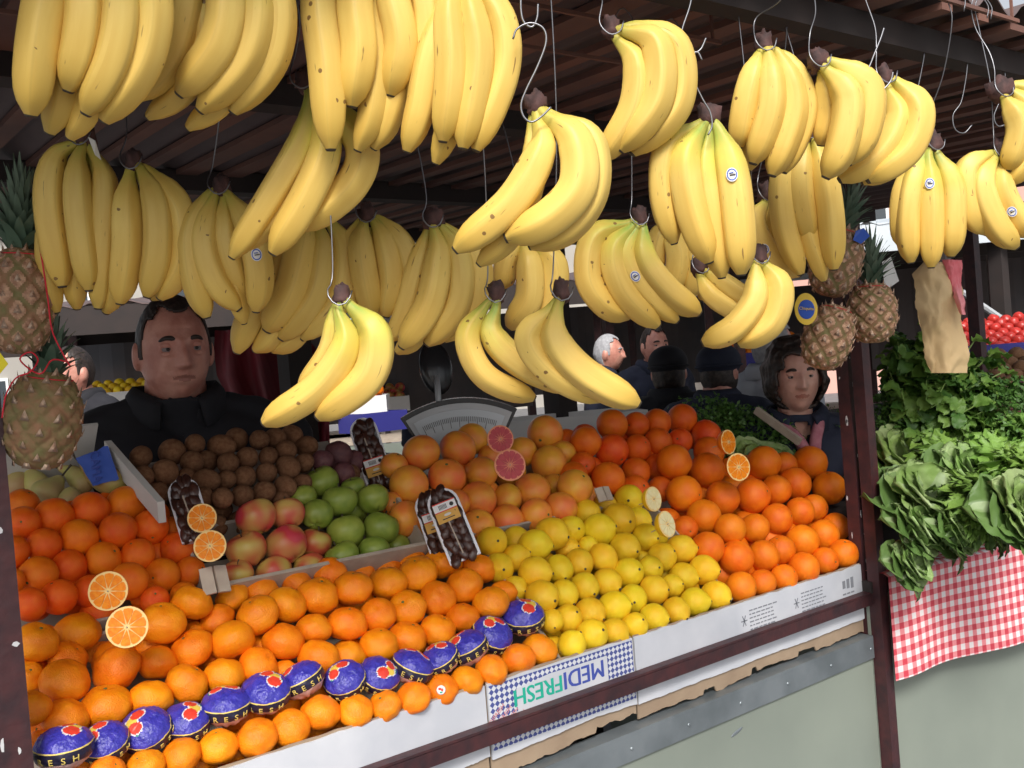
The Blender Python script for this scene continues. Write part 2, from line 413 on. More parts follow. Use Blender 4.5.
def catmull(pts, n):
    q = [pts[0]*2-pts[1]]+pts+[pts[-1]*2-pts[-2]]; out = []
    # arc-length sampled
    dense = []
    for i in range(1, len(q)-2):
        a, b, c, d = q[i-1], q[i], q[i+1], q[i+2]
        for k in range(12):
            t = k/12; dense.append(.5*((2*b)+(c-a)*t+(2*a-5*b+4*c-d)*t*t+(3*b-a-3*c+d)*t**3))
    dense.append(q[-2])
    L = [0]
    for i in range(1, len(dense)): L.append(L[-1]+(dense[i]-dense[i-1]).length)
    j = 0
    for k in range(n):
        s = L[-1]*k/(n-1)
        while j < len(L)-2 and L[j+1] < s: j += 1
        t = (s-L[j])/max(L[j+1]-L[j], 1e-9); out.append(dense[j].lerp(dense[j+1], min(max(t, 0), 1)))
    return out

# ------------------------------------------------------------------ world, light
w = bpy.data.worlds.new('World'); SC.world = w; w.use_nodes = True
nt = w.node_tree; sky = nt.nodes.new('ShaderNodeTexSky'); sky.sky_type = 'NISHITA'; sky.sun_disc = False
SUN_EL, SUN_AZ = radians(44), radians(-143)     # azimuth measured from +Y towards +X
sky.sun_elevation = SUN_EL; sky.sun_rotation = SUN_AZ; sky.air_density = 1.0; sky.dust_density = 4; sky.ozone_density = 1
hsn = nt.nodes.new('ShaderNodeHueSaturation'); hsn.inputs['Saturation'].default_value = .3
nt.links.new(sky.outputs[0], hsn.inputs['Color']); nt.links.new(hsn.outputs[0], nt.nodes['Background'].inputs[0])
nt.nodes['Background'].inputs[1].default_value = .13
sd = bpy.data.lights.new('sun', 'SUN'); sd.energy = 2.5; sd.angle = radians(18); sd.color = (1, .96, .9)
so = link('sun', sd)
sdir = V((sin(SUN_AZ)*cos(SUN_EL), cos(SUN_AZ)*cos(SUN_EL), sin(SUN_EL)))
so.rotation_euler = sdir.to_track_quat('Z', 'Y').to_euler(); so.location = (0, 0, 12)
SC.view_settings.view_transform = 'Standard'; SC.view_settings.look = 'None'; SC.view_settings.gamma = 1
SC.view_settings.exposure = .50
SC.render.engine = 'CYCLES'
SC.cycles.max_bounces = 6

# ------------------------------------------------------------------ ground
mb = MB(); mb.add([(-150,-150,0),(150,-150,0),(150,150,0),(-150,150,0)], [(0,1,2,3)])
tag(solo('ground', mb, 'paving', 'grey paved market square under the stalls', 'ground'), kind='structure')
#@@MARK_STALL
# ------------------------------------------------------------------ fruit stall (frame, counter, roof)
XL, XR = .255, 2.318
stall = thing('market_stall', 'fruit stall with rusty red frame, grey green counter front and dark corrugated roof', 'stall', ((XL+XR)/2, 1.56, 0))
so_ = stall.location.copy()
def sp(name, mb, mats, smooth=False, parent=None):
    o = part(name, mb, mats, parent or stall, smooth, so_); return o
for x, yy, mt, wdt in ((XL, 1.56, 'ironred', .05), (XR, 1.56, 'ironred', .036), (XL, 2.62, 'darkwood', .06), (1.26, 2.66, 'darkwood', .075), (2.45, 2.9, 'darkwood', .09)):
    mb = MB(); mb.bar((x, yy, 0), (x, yy, 2.22), wdt, wdt)
    o = sp('post', mb, mt)
    if mt == 'ironred':
        mb = MB(); random.seed(3)
        for k in range(34):
            z = random.uniform(.45, 1.75); face = random.random() < .6
            a = random.uniform(-.02, .02); s1 = random.uniform(.002, .006); s2 = random.uniform(.003, .011)
            pts = []
            for q in range(6):
                t = 2*pi*q/6; pts.append((a+s1*cos(t)*random.uniform(.6, 1.3), z+s2*sin(t)*random.uniform(.6, 1.3)))
            if face: mb.quadprism([(x+p*wdt/.05, yy-wdt/2-.0002, zz) for p, zz in pts], V((0, -.0006, 0)))
            else:
                sx = 1 if x < 1 else -1
                mb.quadprism([(x+sx*(wdt/2+.0002), yy+p*wdt/.05, zz) for p, zz in pts], V((sx*.0006, 0, 0)))
        sp('paint_chip', mb, 'paintchip', parent=None)
        bpy.context.view_layer.update()
# front rail (angle iron): face and lip
mb = MB(); mb.box(((XL+XR)/2, 1.522, .913), (XR-XL-.02, .006, .027)); mb.box(((XL+XR)/2, 1.531, .930), (XR-XL-.02, .024, .005))
sp('front_rail', mb, 'ironred')
# galvanised strip, with rivets
mb = MB(); mb.box(((XL+XR)/2, 1.524, .787), (XR-XL-.05, .004, .055)); mb.box(((XL+XR)/2, 1.545, .8165), (XR-XL-.05, .045, .004))
for k in range(12): mb.ball((XL+.1+k*.175, 1.5215, .785), (.005, .002, .005), 8, 5)
sp('metal_strip', mb, 'galv')
mb = MB(); mb.box(((XL+XR)/2, 1.535, .42), (XR-XL-.05, .012, .70)); sp('counter_panel', mb, 'greenpanel')
mb = MB(); mb.ball(onY(737, 732, 1.5285), (.022, .0012, .0045), 14, 6, rot=Matrix.Rotation(-.25, 3, 'Y')); sp('paint_scratch', mb, 'galv', True)
for q in (XL, XR):
    mb = MB(); mb.box((q, 2.1, .45), (.02, 1.0, .85)); sp('side_panel', mb, 'greenpanel')
# sloped display board and its trestle
for xa, xb, vt in ((XL+.03, 1.14, .76), (1.145, XR+.12, .60)):
    mb = MB(); q = [S(xa, -.03, -.15), S(xb, -.03, -.15), S(xb, vt, -.15), S(xa, vt, -.15)]
    mb.quadprism(q, V((0, .012, -.012))); sp('display_board', mb, 'darkwood')
mb = MB()
for x in (XL+.06, 1.3, XR-.05):
    mb.bar((x, 2.3, 0), (x, 2.3, 1.4), .05, .05)
sp('trestle_leg', mb, 'darkwood')
mb = MB(); mb.box((1.3, 2.5, 1.17), (2.1, .28, .02)); sp('back_shelf', mb, 'darkwood')
# hanging bars under the roof
ZB = 2.117
BARS = [.80, .95, 1.10, 1.25, 1.42, 1.60, 1.80, 2.05]
for y in (.95,):
    mb = MB(); x1 = 4.2 if y == .95 else 3.2
    mb.bar((-.5, y, ZB), (x1, y, ZB), .04 if y == .95 else .005, .045 if y == .95 else .005); sp('hanging_bar', mb, 'darkwood' if y == .95 else 'lit_valley_strip')
# roof: corrugated sheet rising a little to the back
def roofz(y): return 2.168+.03*(y-.85)
mb = MB(); nx = 330; xs = [-1.2+k*(5.6/nx) for k in range(nx+1)]
rows = [.85, 1.6, 2.4, 3.2, 4.0]; vs = []; fs = []
for lay in (0, .004):
    for y in rows:
        for x in xs: vs.append((x, y, roofz(y)+lay+.016*sin(2*pi*x/.125)))
n1 = len(xs); nr = len(rows)
for lay in (0, 1):
    o = lay*n1*nr
    for j in range(nr-1):
        for i in range(nx): fs.append((o+j*n1+i, o+j*n1+i+1, o+(j+1)*n1+i+1, o+(j+1)*n1+i))
for i in range(nx): fs.append((i, i+1, n1*nr+i+1, n1*nr+i))
mb.add(vs, fs); sp('roof', mb, 'roof', True)
for y in (1.75, 2.7, 3.7):
    mb = MB(); mb.box((1.6, y, roofz(y)-.045), (5.4, .06, .055)); sp('purlin', mb, 'darkwood')
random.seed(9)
for k in range(36):  # added strips that stand for light caught in the corrugation valleys
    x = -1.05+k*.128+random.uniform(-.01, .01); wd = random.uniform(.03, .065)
    mb = MB(); mb.box((x, 2.4, 2.168+.03*1.55-.024), (wd, 3.08, .012), Euler((.03, 0, 0)).to_matrix()); sp('lit_valley_strip', mb, 'lit_valley_strip')

# ------------------------------------------------------------------ crates and boxes
def ragged_sheet(x0, x1, ztop, zbot, y, th, amp, seed, mb=None, topamp=.0015):
    mb = mb or MB(); n = int((x1-x0)/.005)+2; top = []; bot = []
    for i in range(n):
        x = x0+(x1-x0)*i/(n-1)
        top.append(V((x, y, ztop+topamp*noise.noise(V((x*30, seed, 0)))*2)))
        bot.append(V((x, y, zbot+amp*(noise.noise(V((x*5, seed, 3)))+.35*noise.noise(V((x*31, seed, 5)))+.3*abs(noise.noise(V((x*90, seed, 8))))+(.9 if amp > .008 and noise.noise(V((x*11, seed, 9))) > .22 else 0)))))
    vs = top+bot+[p+V((0, th, 0)) for p in top+bot]; fs = []
    for i in range(n-1):
        fs += [(i, n+i, n+i+1, i+1), (2*n+i, 2*n+i+1, 3*n+i+1, 3*n+i), (i, i+1, 2*n+i+1, 2*n+i), (n+i, 3*n+i, 3*n+i+1, n+i+1)]
    fs += [(0, 2*n, 3*n, n), (n-1, 2*n-1, 4*n-1, 3*n-1)]
    mb.add(vs, fs); return mb
def slope_crate(name, label, cat, x0, x1, v0, v1, depth=.125, front=None, back=None, left=None, right=None, mt='cardgrey', th=.006, base=True, x1b=None):
    """open tray lying on the sloped board; wall heights are measured from the fruit surface"""
    org = S((x0+x1)/2, v0, -depth)
    t = thing(name, label, cat, org)
    x1b = x1 if x1b is None else x1b
    if base:
        mb = MB(); mb.quadprism([S(x0, v0, -depth), S(x1, v0, -depth), S(x1b, v1, -depth), S(x0, v1, -depth)], S(0, 0, .006)-S(0, 0, 0)); part('base', mb, mt, t, off=org)
    def wall(nm, a, b, ta, tb, thv):
        mb = MB(); mb.quadprism([S(*a, -depth+.007), S(*b, -depth+.007), S(*b, tb), S(*a, ta)], thv); return part(nm, mb, mt, t, off=org)
    ez = S(0, th, 0)-S(0, 0, 0)
    if front is not None: wall('front_wall', (x0, v0), (x1, v0), front, front, ez)
    if back is not None: wall('back_wall', (x0, v1-th), (x1b, v1-th), back, back, ez)
    if left is not None: wall('side_wall', (x0, v0+th*1.5), (x0, v1-th*1.5), left, left, V((th, 0, 0)))
    if right is not None: wall('side_wall', (x1-th, v0+th*1.5), (x1b-th, v1-th*1.5), right, right, V((th, 0, 0)))
    return t, org
XM, XLm = 1.265, 1.815
c1, o1 = slope_crate('fruit_box', 'large white cardboard box at the front left full of mandarins', 'box', XL+.05, XM, -.025, .30, back=-.03, right=-.005, mt='cardgrey')
c2, o2 = slope_crate('fruit_box', 'cardboard box full of lemons at the middle of the front edge', 'box', XM+.012, XLm-.006, -.025, .34, right=-.0, left=-.02, mt='cardgrey')
c3, o3 = slope_crate('fruit_box', 'white cardboard box of oranges at the front edge by the right post', 'box', XLm+.006, 2.30, -.025, .42, right=-.06, mt='cardgrey', x1b=2.42)
# upright printed front panels
for (t, org, x0, x1, sd_) in ((c1, o1, XL+.03, 1.062, 1), (c2, o2, 1.067, 1.452, 2), (c3, o3, 1.457, 2.296, 3)):
    mb = ragged_sheet(x0, x1, 1.003, .862 if sd_ != 3 else .858, 1.545, .004, .006 if sd_ != 1 else .01, sd_*3.3); o = part('front_panel', mb, 'cardwhite', t, off=org)
    mb = ragged_sheet(x0, x1, 1.000, .825, 1.5505, .004, .013, sd_*7.7); part('inner_panel', mb, 'cardbrown', t, off=org)
    mb = ragged_sheet(x0, x1, 1.0065, .995, 1.5488, .0015, .002, sd_*2.7); part('torn_rim', mb, 'cardbrown', t, off=org)
# blue checked print with the upside down lettering
def uvquad(x0, x1, z0, z1, y, mb):
    mb.add([(x0, y, z0), (x1, y, z0), (x1, y, z1), (x0, y, z1)], [(0, 1, 2, 3)], 0, [[(x0, z0), (x1, z0), (x1, z1), (x0, z1)]]); return mb
def uvslab(pts, y, mb):
    n = len(pts); mb.add([(a, y, b) for a, b in pts], [tuple(range(n))], 0, [[(a, b) for a, b in pts]]); return mb
mb = MB(); uvslab([(1.069, .875), (1.449, .875), (1.449, .999), (1.069, .999)], 1.5443, mb); pn = part('print_pattern', mb, 'bluecheck', c2, off=o2)
mb = MB(); mb.quadprism([(1.135, 1.5441, .930), (1.375, 1.5441, .930), (1.375, 1.5441, .984), (1.22, 1.5441, .986), (1.135, 1.5441, .978)], V((0, -.0003, 0))); part('print_ground', mb, 'cardwhite', c2, off=o2)
R180 = Matrix(((-1,0,0),(0,0,-1),(0,-1,0)))      # text read upside down, facing the street
R180 = Matrix((V((-1,0,0)), V((0,0,-1)), V((0,-1,0)))).transposed()
mb = MB()
for q in (-1, 0, 1): text_mb('MEDI', .050, R180, V((1.366+q*.0011, 1.5436+q*.0001, .978+abs(q)*.0004)), align='LEFT', mb=mb)
part('lettering', mb, 'printblue', c2, off=o2)
mb = MB()
for q in (-1, 0, 1): text_mb('FRESH', .046, R180, V((1.252+q*.0011, 1.5436+q*.0001, .975+abs(q)*.0004)), align='LEFT', mb=mb)
part('lettering', mb, 'printgreen', c2, off=o2)
mb = MB()
for k in range(4):
    R = basis((0, -1, 0)); a = radians(38); rr = Matrix.Rotation(a, 3, V((0, -1, 0)))
    text_mb('MEDIFRESH', .012, rr @ R, V((1.085+k*.016-.004, 1.5437, .935-.008*k)), mb=mb)
part('lettering', mb, 'printred', c2, off=o2)
# small grey print blocks on the orange box: a symbol and lines of tiny type
mb = MB(); random.seed(5)
for bx, bz, nn in ((1.80, .957, 6), (2.00, .957, 6)):
    for k in range(nn):
        x = bx+.035
        while x < bx+.125:
            wd = random.uniform(.006, .016); mb.box((x+wd/2, 1.5445, bz+.022-k*.009), (wd, .0006, .0028)); x += wd+.004
    for k in range(6):
        a = k*pi/3; mb.bar((bx+.015, 1.5445, bz+.002), (bx+.015+.011*cos(a), 1.5445, bz+.002+.014*sin(a)), .0025, .0006, up=V((0,1,0)))
for k in range(3): mb.box((2.215+.018*k, 1.5445, .965), (.012, .0006, .02+.004*k)); mb.box((2.215+.018*k, 1.5445, .94), (.014, .0006, .004))
part('small_print', mb, 'printgrey', c3, off=o3)
mb = MB(); 
for k in range(5): mb.box((1.86+k*.012, 1.5445, .895), (.007, .0006, .012))
part('small_print', mb, 'printgrey', c3, off=o3)
# crates of the upper rows
slope_crate('fruit_crate', 'pale cardboard tray of reddish oranges beside the left post', 'crate', XL+.05, .655, .315, .50, front=-.02, right=-.01, mt='cardgrey')
slope_crate('fruit_crate', 'pale wooden crate holding the red and green apples', 'crate', .668, 1.135, .308, .475, front=.018, right=.0, mt='woodpale', th=.008)
slope_crate('fruit_crate', 'cardboard tray of grapefruits between green apples and red oranges', 'crate', 1.145, 1.70, .325, .62, front=-.005, mt='cardgrey')
slope_crate('fruit_crate', 'cardboard tray at the back under the heap of reddish oranges', 'crate', 1.71, 2.30, .46, .60, mt='cardgrey')
slope_crate('fruit_crate', 'brown tray of kiwis with a tall white board at its left', 'crate', .585, 1.13, .49, .78, front=-.025, left=None, mt='cardgrey', th=.008)
kc = COL.objects[-1]
slope_crate('fruit_crate', 'white lined crate of pears behind the left pineapple', 'crate', .30, .560, .52, .76, back=.035, mt='boardwhite', th=.006)
# white divider board between pears and kiwis
t = thing('divider_board', 'white board standing between the pears and the kiwis', 'board', S(.575, .5, -.1))
a0 = P(157, 502, 1.86); a1 = P(104, 441, 2.02)
mb = MB(); dn = V((0, 0, -.040)); mb.quadprism([a0, a1, a1+dn, a0+dn], V((.014, 0, 0))); part('panel', mb, 'boardwhite', t, off=t.location)
# corner blocks of the apple crate and the lemon box
for lab, px, py, w_, h_, dd in (('pair of pale wooden corner blocks where the apple crate meets the mandarins', 215, 580, .023, .050, 1.80), ('small pale wooden corner block between lemons and red oranges', 604, 494, .02, .036, 2.42)):
    c = P(px, py, dd)
    t = thing('corner_block', lab, 'wood block', c)
    R = basis((-.1, -.9, .5))
    for k in (-1, 1):
        mb = MB(); mb.box(c+R @ V((k*w_*.55, 0, 0)), (w_, h_, .006), R @ Matrix.Rotation(k*.25, 3, 'Y')); part('block', mb, 'woodpale', t, off=c)
# ------------------------------------------------------------------ bananas
def banana_mesh(pts, R, org, seed, mt='banana'):
    """pts: world centreline from crown to tip, R: thickest radius"""
    rnd = random.Random(seed)
    NL, NU = 34, 30
    c = catmull(pts, NL); vs = []; fs = []; uvs = []; x = None
    prof = [(0, .30), (.05, .33), (.10, .40), (.16, .58), (.24, .84), (.33, .96), (.44, 1.0), (.66, 1.0), (.80, .965), (.88, .87), (.935, .70), (.97, .50), (.99, .36), (1, .31)]
    def pr_(t):
        for (a, ra), (b, rb) in zip(prof, prof[1:]):
            if t <= b: k = (t-a)/(b-a); k = k*k*(3-2*k)*.5+k*.5; return ra+(rb-ra)*k
        return prof[-1][1]
    tw = rnd.uniform(0, 6.28)
    for i, p in enumerate(c):
        t = (c[min(i+1, NL-1)]-c[max(i-1, 0)]).normalized()
        if x is None: x = (-Fw-t*(-Fw).dot(t))
        x = (x-t*x.dot(t)).normalized(); y = t.cross(x)
        u = i/(NL-1); r = R*pr_(u)
        for k in range(NU):
            a = 2*pi*k/NU; am = ((a+tw) % (2*pi/5))-pi/5; pg = .905/cos(am); mixr = .62*min(1, 6*u); ridge = 1.0*(1-mixr)+pg*1.02*mixr
            vs.append(p+(x*cos(a)+y*sin(a))*r*ridge-org)
    for i in range(NL-1):
        for k in range(NU):
            k2 = (k+1) % NU; fs.append((i*NU+k, i*NU+k2, (i+1)*NU+k2, (i+1)*NU+k))
            u0, u1 = (2*pi*k/NU+tw)*5/(2*pi), (2*pi*(k+1)/NU+tw)*5/(2*pi); v0, v1 = i/(NL-1), (i+1)/(NL-1)
            uvs.append([(u0, v0), (u1, v0), (u1, v1), (u0, v1)])
    mb = MB(); mb.add(vs, fs, 0, uvs)
    # dark blossom end
    e = c[-1]-org; t = (c[-1]-c[-2]).normalized(); o = (NL-1)*NU
    ring = [vs[o+k] for k in range(NU)]; r2 = [e+(p-e)*.8+t*R*.12 for p in ring]; r3 = [e+(p-e)*.45+t*R*.10 for p in ring]
    mb.add(ring+r2+r3+[e+t*R*.04], [(k, (k+1) % NU, NU+(k+1) % NU, NU+k) for k in range(NU)]+[(NU+k, NU+(k+1) % NU, 2*NU+(k+1) % NU, 2*NU+k) for k in range(NU)]+[(2*NU+k, 2*NU+(k+1) % NU, 3*NU) for k in range(NU)], 1)
    me = mb.mesh('banana', [mt, 'hub']); return me, c

BUNCH = [  # name for the hook, label, crown px, r px override depth, bananas [(path px..., r, extra depth)], stickers
 ('a', 'big banana bunch in the top left corner, cut by the top edge', (84, -78), None,
  [([(62,-50),(46,0),(37,55),(31,115)],19.5,0), ([(80,-55),(85,0),(81,44),(68,90)],19,.004), ([(98,-55),(121,-5),(114,56),(86,113)],19.5,.012), ([(112,-60),(151,-10),(145,58),(104,121)],18.5,.026), ([(75,-40),(72,30),(64,90),(50,133)],17,.042), ([(90,-40),(100,40),(88,105),(70,138)],15.5,.05)]),
 ('b', 'banana bunch at the top edge, second from the left corner', (214, -72), None,
  [([(196,-45),(188,0),(172,56),(137,98)],17,.02), ([(212,-50),(227,-5),(218,46),(180,94)],19,0), ([(228,-52),(256,-5),(247,56),(200,110)],18,.015), ([(238,-55),(276,-8),(273,56),(233,112)],16.5,.03), ([(205,-30),(205,50),(182,92),(148,117)],14,.045), ([(225,-30),(240,50),(222,100),(188,128)],14,.05)]),
 ('c', 'yellow banana bunch hanging leftmost in the second row, above the pineapple', (84, 140), 1.36,
  [([(75,144),(55,158),(49,205),(62,286)],15,0), ([(82,148),(77,165),(79,215),(89,290)],14,-.004), ([(92,152),(104,178),(104,230),(98,308)],13.5,.014), ([(75,160),(52,220),(50,280),(56,312)],13,.03), ([(85,160),(80,230),(76,285),(77,308)],13,.04), ([(95,160),(112,220),(115,285),(106,312)],13.5,.032)]),
 ('d', 'banana bunch of three front fingers just above the vendor\'s head', (135, 164), 1.36,
  [([(130,172),(127,205),(127,250),(120,303)],14.5,.004), ([(142,171),(157,205),(158,255),(147,296)],15,0), ([(152,174),(180,210),(182,262),(160,298)],14,.012), ([(140,176),(168,230),(170,280),(152,298)],12.5,.03)]),
 ('e', 'banana bunch with wide dark purple crown and black tipped fingers right of the vendor', (222, 189), 1.36,
  [([(207,197),(192,235),(196,280),(207,317)],13.5,.004), ([(213,200),(204,240),(215,280),(239,309)],13.5,0), ([(224,200),(226,240),(236,275),(244,297)],12,.012), ([(232,200),(250,230),(259,275),(256,311)],14,0), ([(226,202),(230,260),(238,300),(244,323)],10.5,.02)], [(3, .58)]),
 ('f', 'banana bunch partly hidden behind the long slanting fingers, over the red sheet', (318, 214), 1.44,
  [([(308,222),(301,250),(291,290),(267,330)],16,0), ([(318,224),(322,250),(314,295),(281,338)],14.5,.012), ([(328,220),(345,250),(338,300),(302,338)],14,.022), ([(300,230),(270,280),(250,320),(237,352)],14,.03), ([(310,230),(290,300),(272,335),(255,350)],13.5,.036), ([(315,235),(310,300),(295,335),(272,350)],13,.042)]),
 ('g', 'small upright banana bunch over the dark post', (368, 217), 1.44,
  [([(364,223),(361,245),(366,280),(373,314)],13,0), ([(375,223),(386,245),(392,280),(386,316)],13,.006), ([(383,222),(405,250),(410,285),(400,311)],12.5,.014), ([(358,224),(349,250),(350,290),(353,312)],11,.02), ([(370,228),(380,270),(380,300),(378,318)],12,.03)]),
 ('h', 'banana bunch right of the dark post, above the weighing scale', (434, 222), 1.42,
  [([(434,229),(439,255),(430,305),(402,347)],14.5,0), ([(443,229),(461,260),(458,305),(427,344)],14.5,.01), ([(452,232),(478,262),(474,308),(444,340)],13,.02), ([(428,230),(416,270),(402,320),(386,340)],12,.032), ([(432,232),(430,290),(415,335),(397,352)],12,.036)]),
 ('i', 'banana bunch with long pale fingers slanting down to the left, dark crown', (305, 84), 1.22,
  [([(309,97),(302,140),(272,195),(232,257)],14,.004), ([(312,105),(318,150),(280,212),(242,250)],11,.016), ([(318,113),(326,150),(306,200),(273,253)],16,0), ([(330,108),(362,145),(352,185),(302,228)],16,.014)]),
 ('j', 'banana bunch in two tiers at the top edge, fourth finger pair tipped black', (376, -62), None,
  [([(345,-40),(320,-5),(327,70),(331,149)],17.5,0), ([(362,-40),(355,0),(359,52),(352,106)],17,-.004), ([(385,-42),(394,0),(402,46),(391,95)],16.5,.004), ([(395,-45),(424,-5),(426,48),(411,98)],14.5,.012), ([(365,-30),(376,50),(374,108),(358,150)],15,.026), ([(380,-30),(398,60),(388,120),(374,148)],14,.034)]),
 ('k', 'banana bunch at the top edge left of the big double hook', (462, -32), 1.13,
  [([(455,-18),(449,10),(451,75),(443,141)],15.5,0), ([(462,-20),(472,15),(477,66),(463,148)],16,.004), ([(470,-22),(500,15),(505,70),(476,150)],15.5,.014), ([(455,-10),(432,50),(420,110),(407,151)],15,.022), ([(460,-10),(460,80),(448,130),(436,163)],13.5,.03)]),
 ('l', 'large banana bunch at the centre hung from the double wire hook', (536, 106), 1.13,
  [([(538,122),(542,150),(512,203),(456,250)],17,.002), ([(546,117),(574,140),(578,185),(550,218),(507,238)],18.5,-.006), ([(556,118),(590,140),(593,190),(568,228),(530,246)],15.5,.012), ([(532,124),(532,175),(512,230),(479,264)],13.5,.028)]),
 ('m', 'banana bunch with black crown hanging at upper centre under the red roof stripes', (611, 31), 1.24,
  [([(619,42),(636,65),(632,110),(602,160)],14.5,.006), ([(625,32),(655,45),(656,100),(620,150)],16,-.002), ([(640,28),(675,48),(676,105),(632,153)],15.5,.014), ([(618,38),(648,80),(650,120),(628,152)],14,.026)]),
 ('n', 'four fingered banana bunch with green necks and a round sticker, right of centre', (709, 118), 1.28,
  [([(694,127),(666,148),(662,195),(674,243)],13,.01), ([(700,131),(685,160),(691,210),(709,262)],15.5,0), ([(709,133),(706,170),(714,225),(722,277)],14,.014), ([(719,131),(731,170),(738,225),(741,274)],16,-.002)], [(3, .42)]),
 ('o', 'banana bunch of four broad fingers under the front bar', (764, 47), 1.38,
  [([(757,60),(746,100),(738,147)],13.5,.006), ([(768,54),(771,105),(753,163)],14.5,-.002), ([(780,58),(793,110),(772,175)],14.5,.006), ([(790,62),(805,110),(784,172)],12.5,.018), ([(762,62),(762,120),(748,170)],12,.03)]),
 ('p', 'two big curved fingers of a banana bunch with reddish crown under the front bar', (818, 63), 1.36,
  [([(826,70),(848,98),(842,145),(826,177)],15.5,0), ([(835,64),(868,88),(866,130),(848,163)],15.5,.012), ([(822,72),(828,110),(820,145)],11,.03)]),
 ('q', 'banana bunch right of the two curved fingers, dark crown', (884, 79), 1.42,
  [([(889,92),(898,118),(878,155),(840,180)],13.5,.006), ([(897,83),(918,110),(907,150),(868,180)],15,0), ([(890,90),(905,130),(890,165),(862,182)],12,.022)]),
 ('r', 'narrow upright banana bunch with a sticker over the paper bag', (933, 146), 1.62,
  [([(924,156),(912,185),(908,225),(911,262)],12,.008), ([(928,158),(931,205),(931,267)],11.5,0), ([(938,156),(952,185),(953,225),(951,256)],13,.004), ([(920,158),(902,190),(899,225),(900,245)],9,.02)], [(1, .36)]),
 ('s', 'banana bunch near the right edge fanning down to the right', (1000, 154), 1.62,
  [([(988,155),(967,170),(970,210),(986,233)],12,.006), ([(994,160),(982,185),(995,222),(1016,247)],13,0), ([(1002,164),(1002,190),(1016,218),(1030,235)],12,.008)], [(2, .62)]),
 ('t', 'banana bunch cut by the right edge with brown crown', (1001, 93), 1.6,
  [([(1006,100),(1019,128),(1008,170)],12.5,0), ([(1012,92),(1034,115),(1031,150),(1008,184)],13,.012), ([(1018,86),(1042,100),(1046,140),(1030,180)],13,.02)]),
 ('u', 'banana bunch fanning to the lower right behind centre, a round sticker on one finger', (639, 220), 1.55,
  [([(628,224),(594,238),(588,278),(606,306),(630,316)],13,.006), ([(632,227),(613,252),(624,292),(658,326)],13,0), ([(637,228),(626,256),(646,290),(677,321)],11.5,.004), ([(643,228),(645,260),(668,290),(699,313)],13.5,0)], [(2, .5)]),
 ('v', 'shaded banana bunch behind the green necked one', (672, 222), 1.75,
  [([(660,232),(655,250),(657,270)],10,.01), ([(670,232),(678,255),(674,290)],12,0), ([(685,232),(697,262),(690,297)],12,.006), ([(695,235),(712,270),(702,300)],11,.012)]),
 ('w', 'banana bunch with a small sticker in shade, right of the green necked one', (766, 196), 1.62,
  [([(765,203),(754,225),(770,255),(800,274)],13,0), ([(770,203),(772,230),(784,255),(802,270)],12,.01)], [(0, .55)]),
 ('x', 'banana bunch hanging beside the right pineapples, long straight fingers', (808, 134), 1.55,
  [([(800,142),(783,175),(785,225),(801,274)],12,.014), ([(806,142),(800,175),(803,210),(811,241)],12,.006), ([(815,142),(826,180),(832,225),(834,269)],12.5,0), ([(808,145),(806,220),(818,262),(824,280)],10,.024)]),
 ('y', 'low banana bunch with two fingers curling down left, right of centre', (759, 258), 1.50,
  [([(764,264),(779,288),(770,322),(738,344)],13.5,.004), ([(756,266),(755,300),(734,328),(703,343)],13,0)]),
 ('z', 'banana bunch with spotted fingers pointing right, behind the green necked one', (700, 268), 1.60,
  [([(706,272),(722,282),(745,297),(768,306)],10,0), ([(700,276),(712,295),(735,310),(760,320)],11,.006)]),
 ('aa', 'low pair of long bananas hanging in front of the kiwis', (342, 298), 1.22,
  [([(338,310),(346,345),(318,388),(264,423)],15,.004), ([(352,308),(376,335),(368,378),(318,417)],17,0), ([(334,310),(328,350),(300,390)],10,.022)]),
 ('bb', 'low banana bunch sweeping right in front of the scale', (496, 296), 1.38,
  [([(484,308),(468,338),(486,376),(534,398)],12.5,.004), ([(496,308),(492,335),(522,365),(574,389)],13.5,0)]),
 ('cc', 'lowest banana bunch pointing right over the grapefruits', (562, 294), 1.30,
  [([(557,310),(556,340),(584,373),(638,404)],16,0), ([(548,312),(528,338),(552,372),(602,399)],14,.014)]),
 ('dd', 'shaded banana bunch in the second row directly behind the centre bunch', (530, 238), 1.52,
  [([(524,246),(530,265),(529,300),(509,328)],13.5,0), ([(538,246),(554,265),(551,298),(534,328)],13,.01), ([(514,246),(506,262),(503,288)],12,.014)]),
]
HOOKS = {}
def smooth_path(pts, n): return catmull([V(p) for p in pts], n)
def sticker_mesh(r, R):
    """oval label wrapped on a finger of radius R: x across, y along, z outwards"""
    mb = MB(); rings = [0, .68, .86, 1.0]; n = 18; vs = []; fs = []; ms = []
    for q in rings:
        for k in range(n):
            a = 2*pi*k/n; x = q*r*.85*cos(a); y = q*r*sin(a)
            vs.append(V((R*sin(x/R), y, R*(cos(x/R))-R)))
    mb = MB()
    for j, mi in ((0, 0), (1, 1), (2, 0)):
        mb.add(vs, [(j*n+k, j*n+(k+1) % n, (j+1)*n+(k+1) % n, (j+1)*n+k) for k in range(n)], mi)
    mb.box((-r*.1, r*.05, .0006), (r*.8, r*.16, .0006), mi=2); mb.box((r*.05, -r*.25, .0006), (r*.6, r*.12, .0006), mi=1)
    return mb
bi = 0
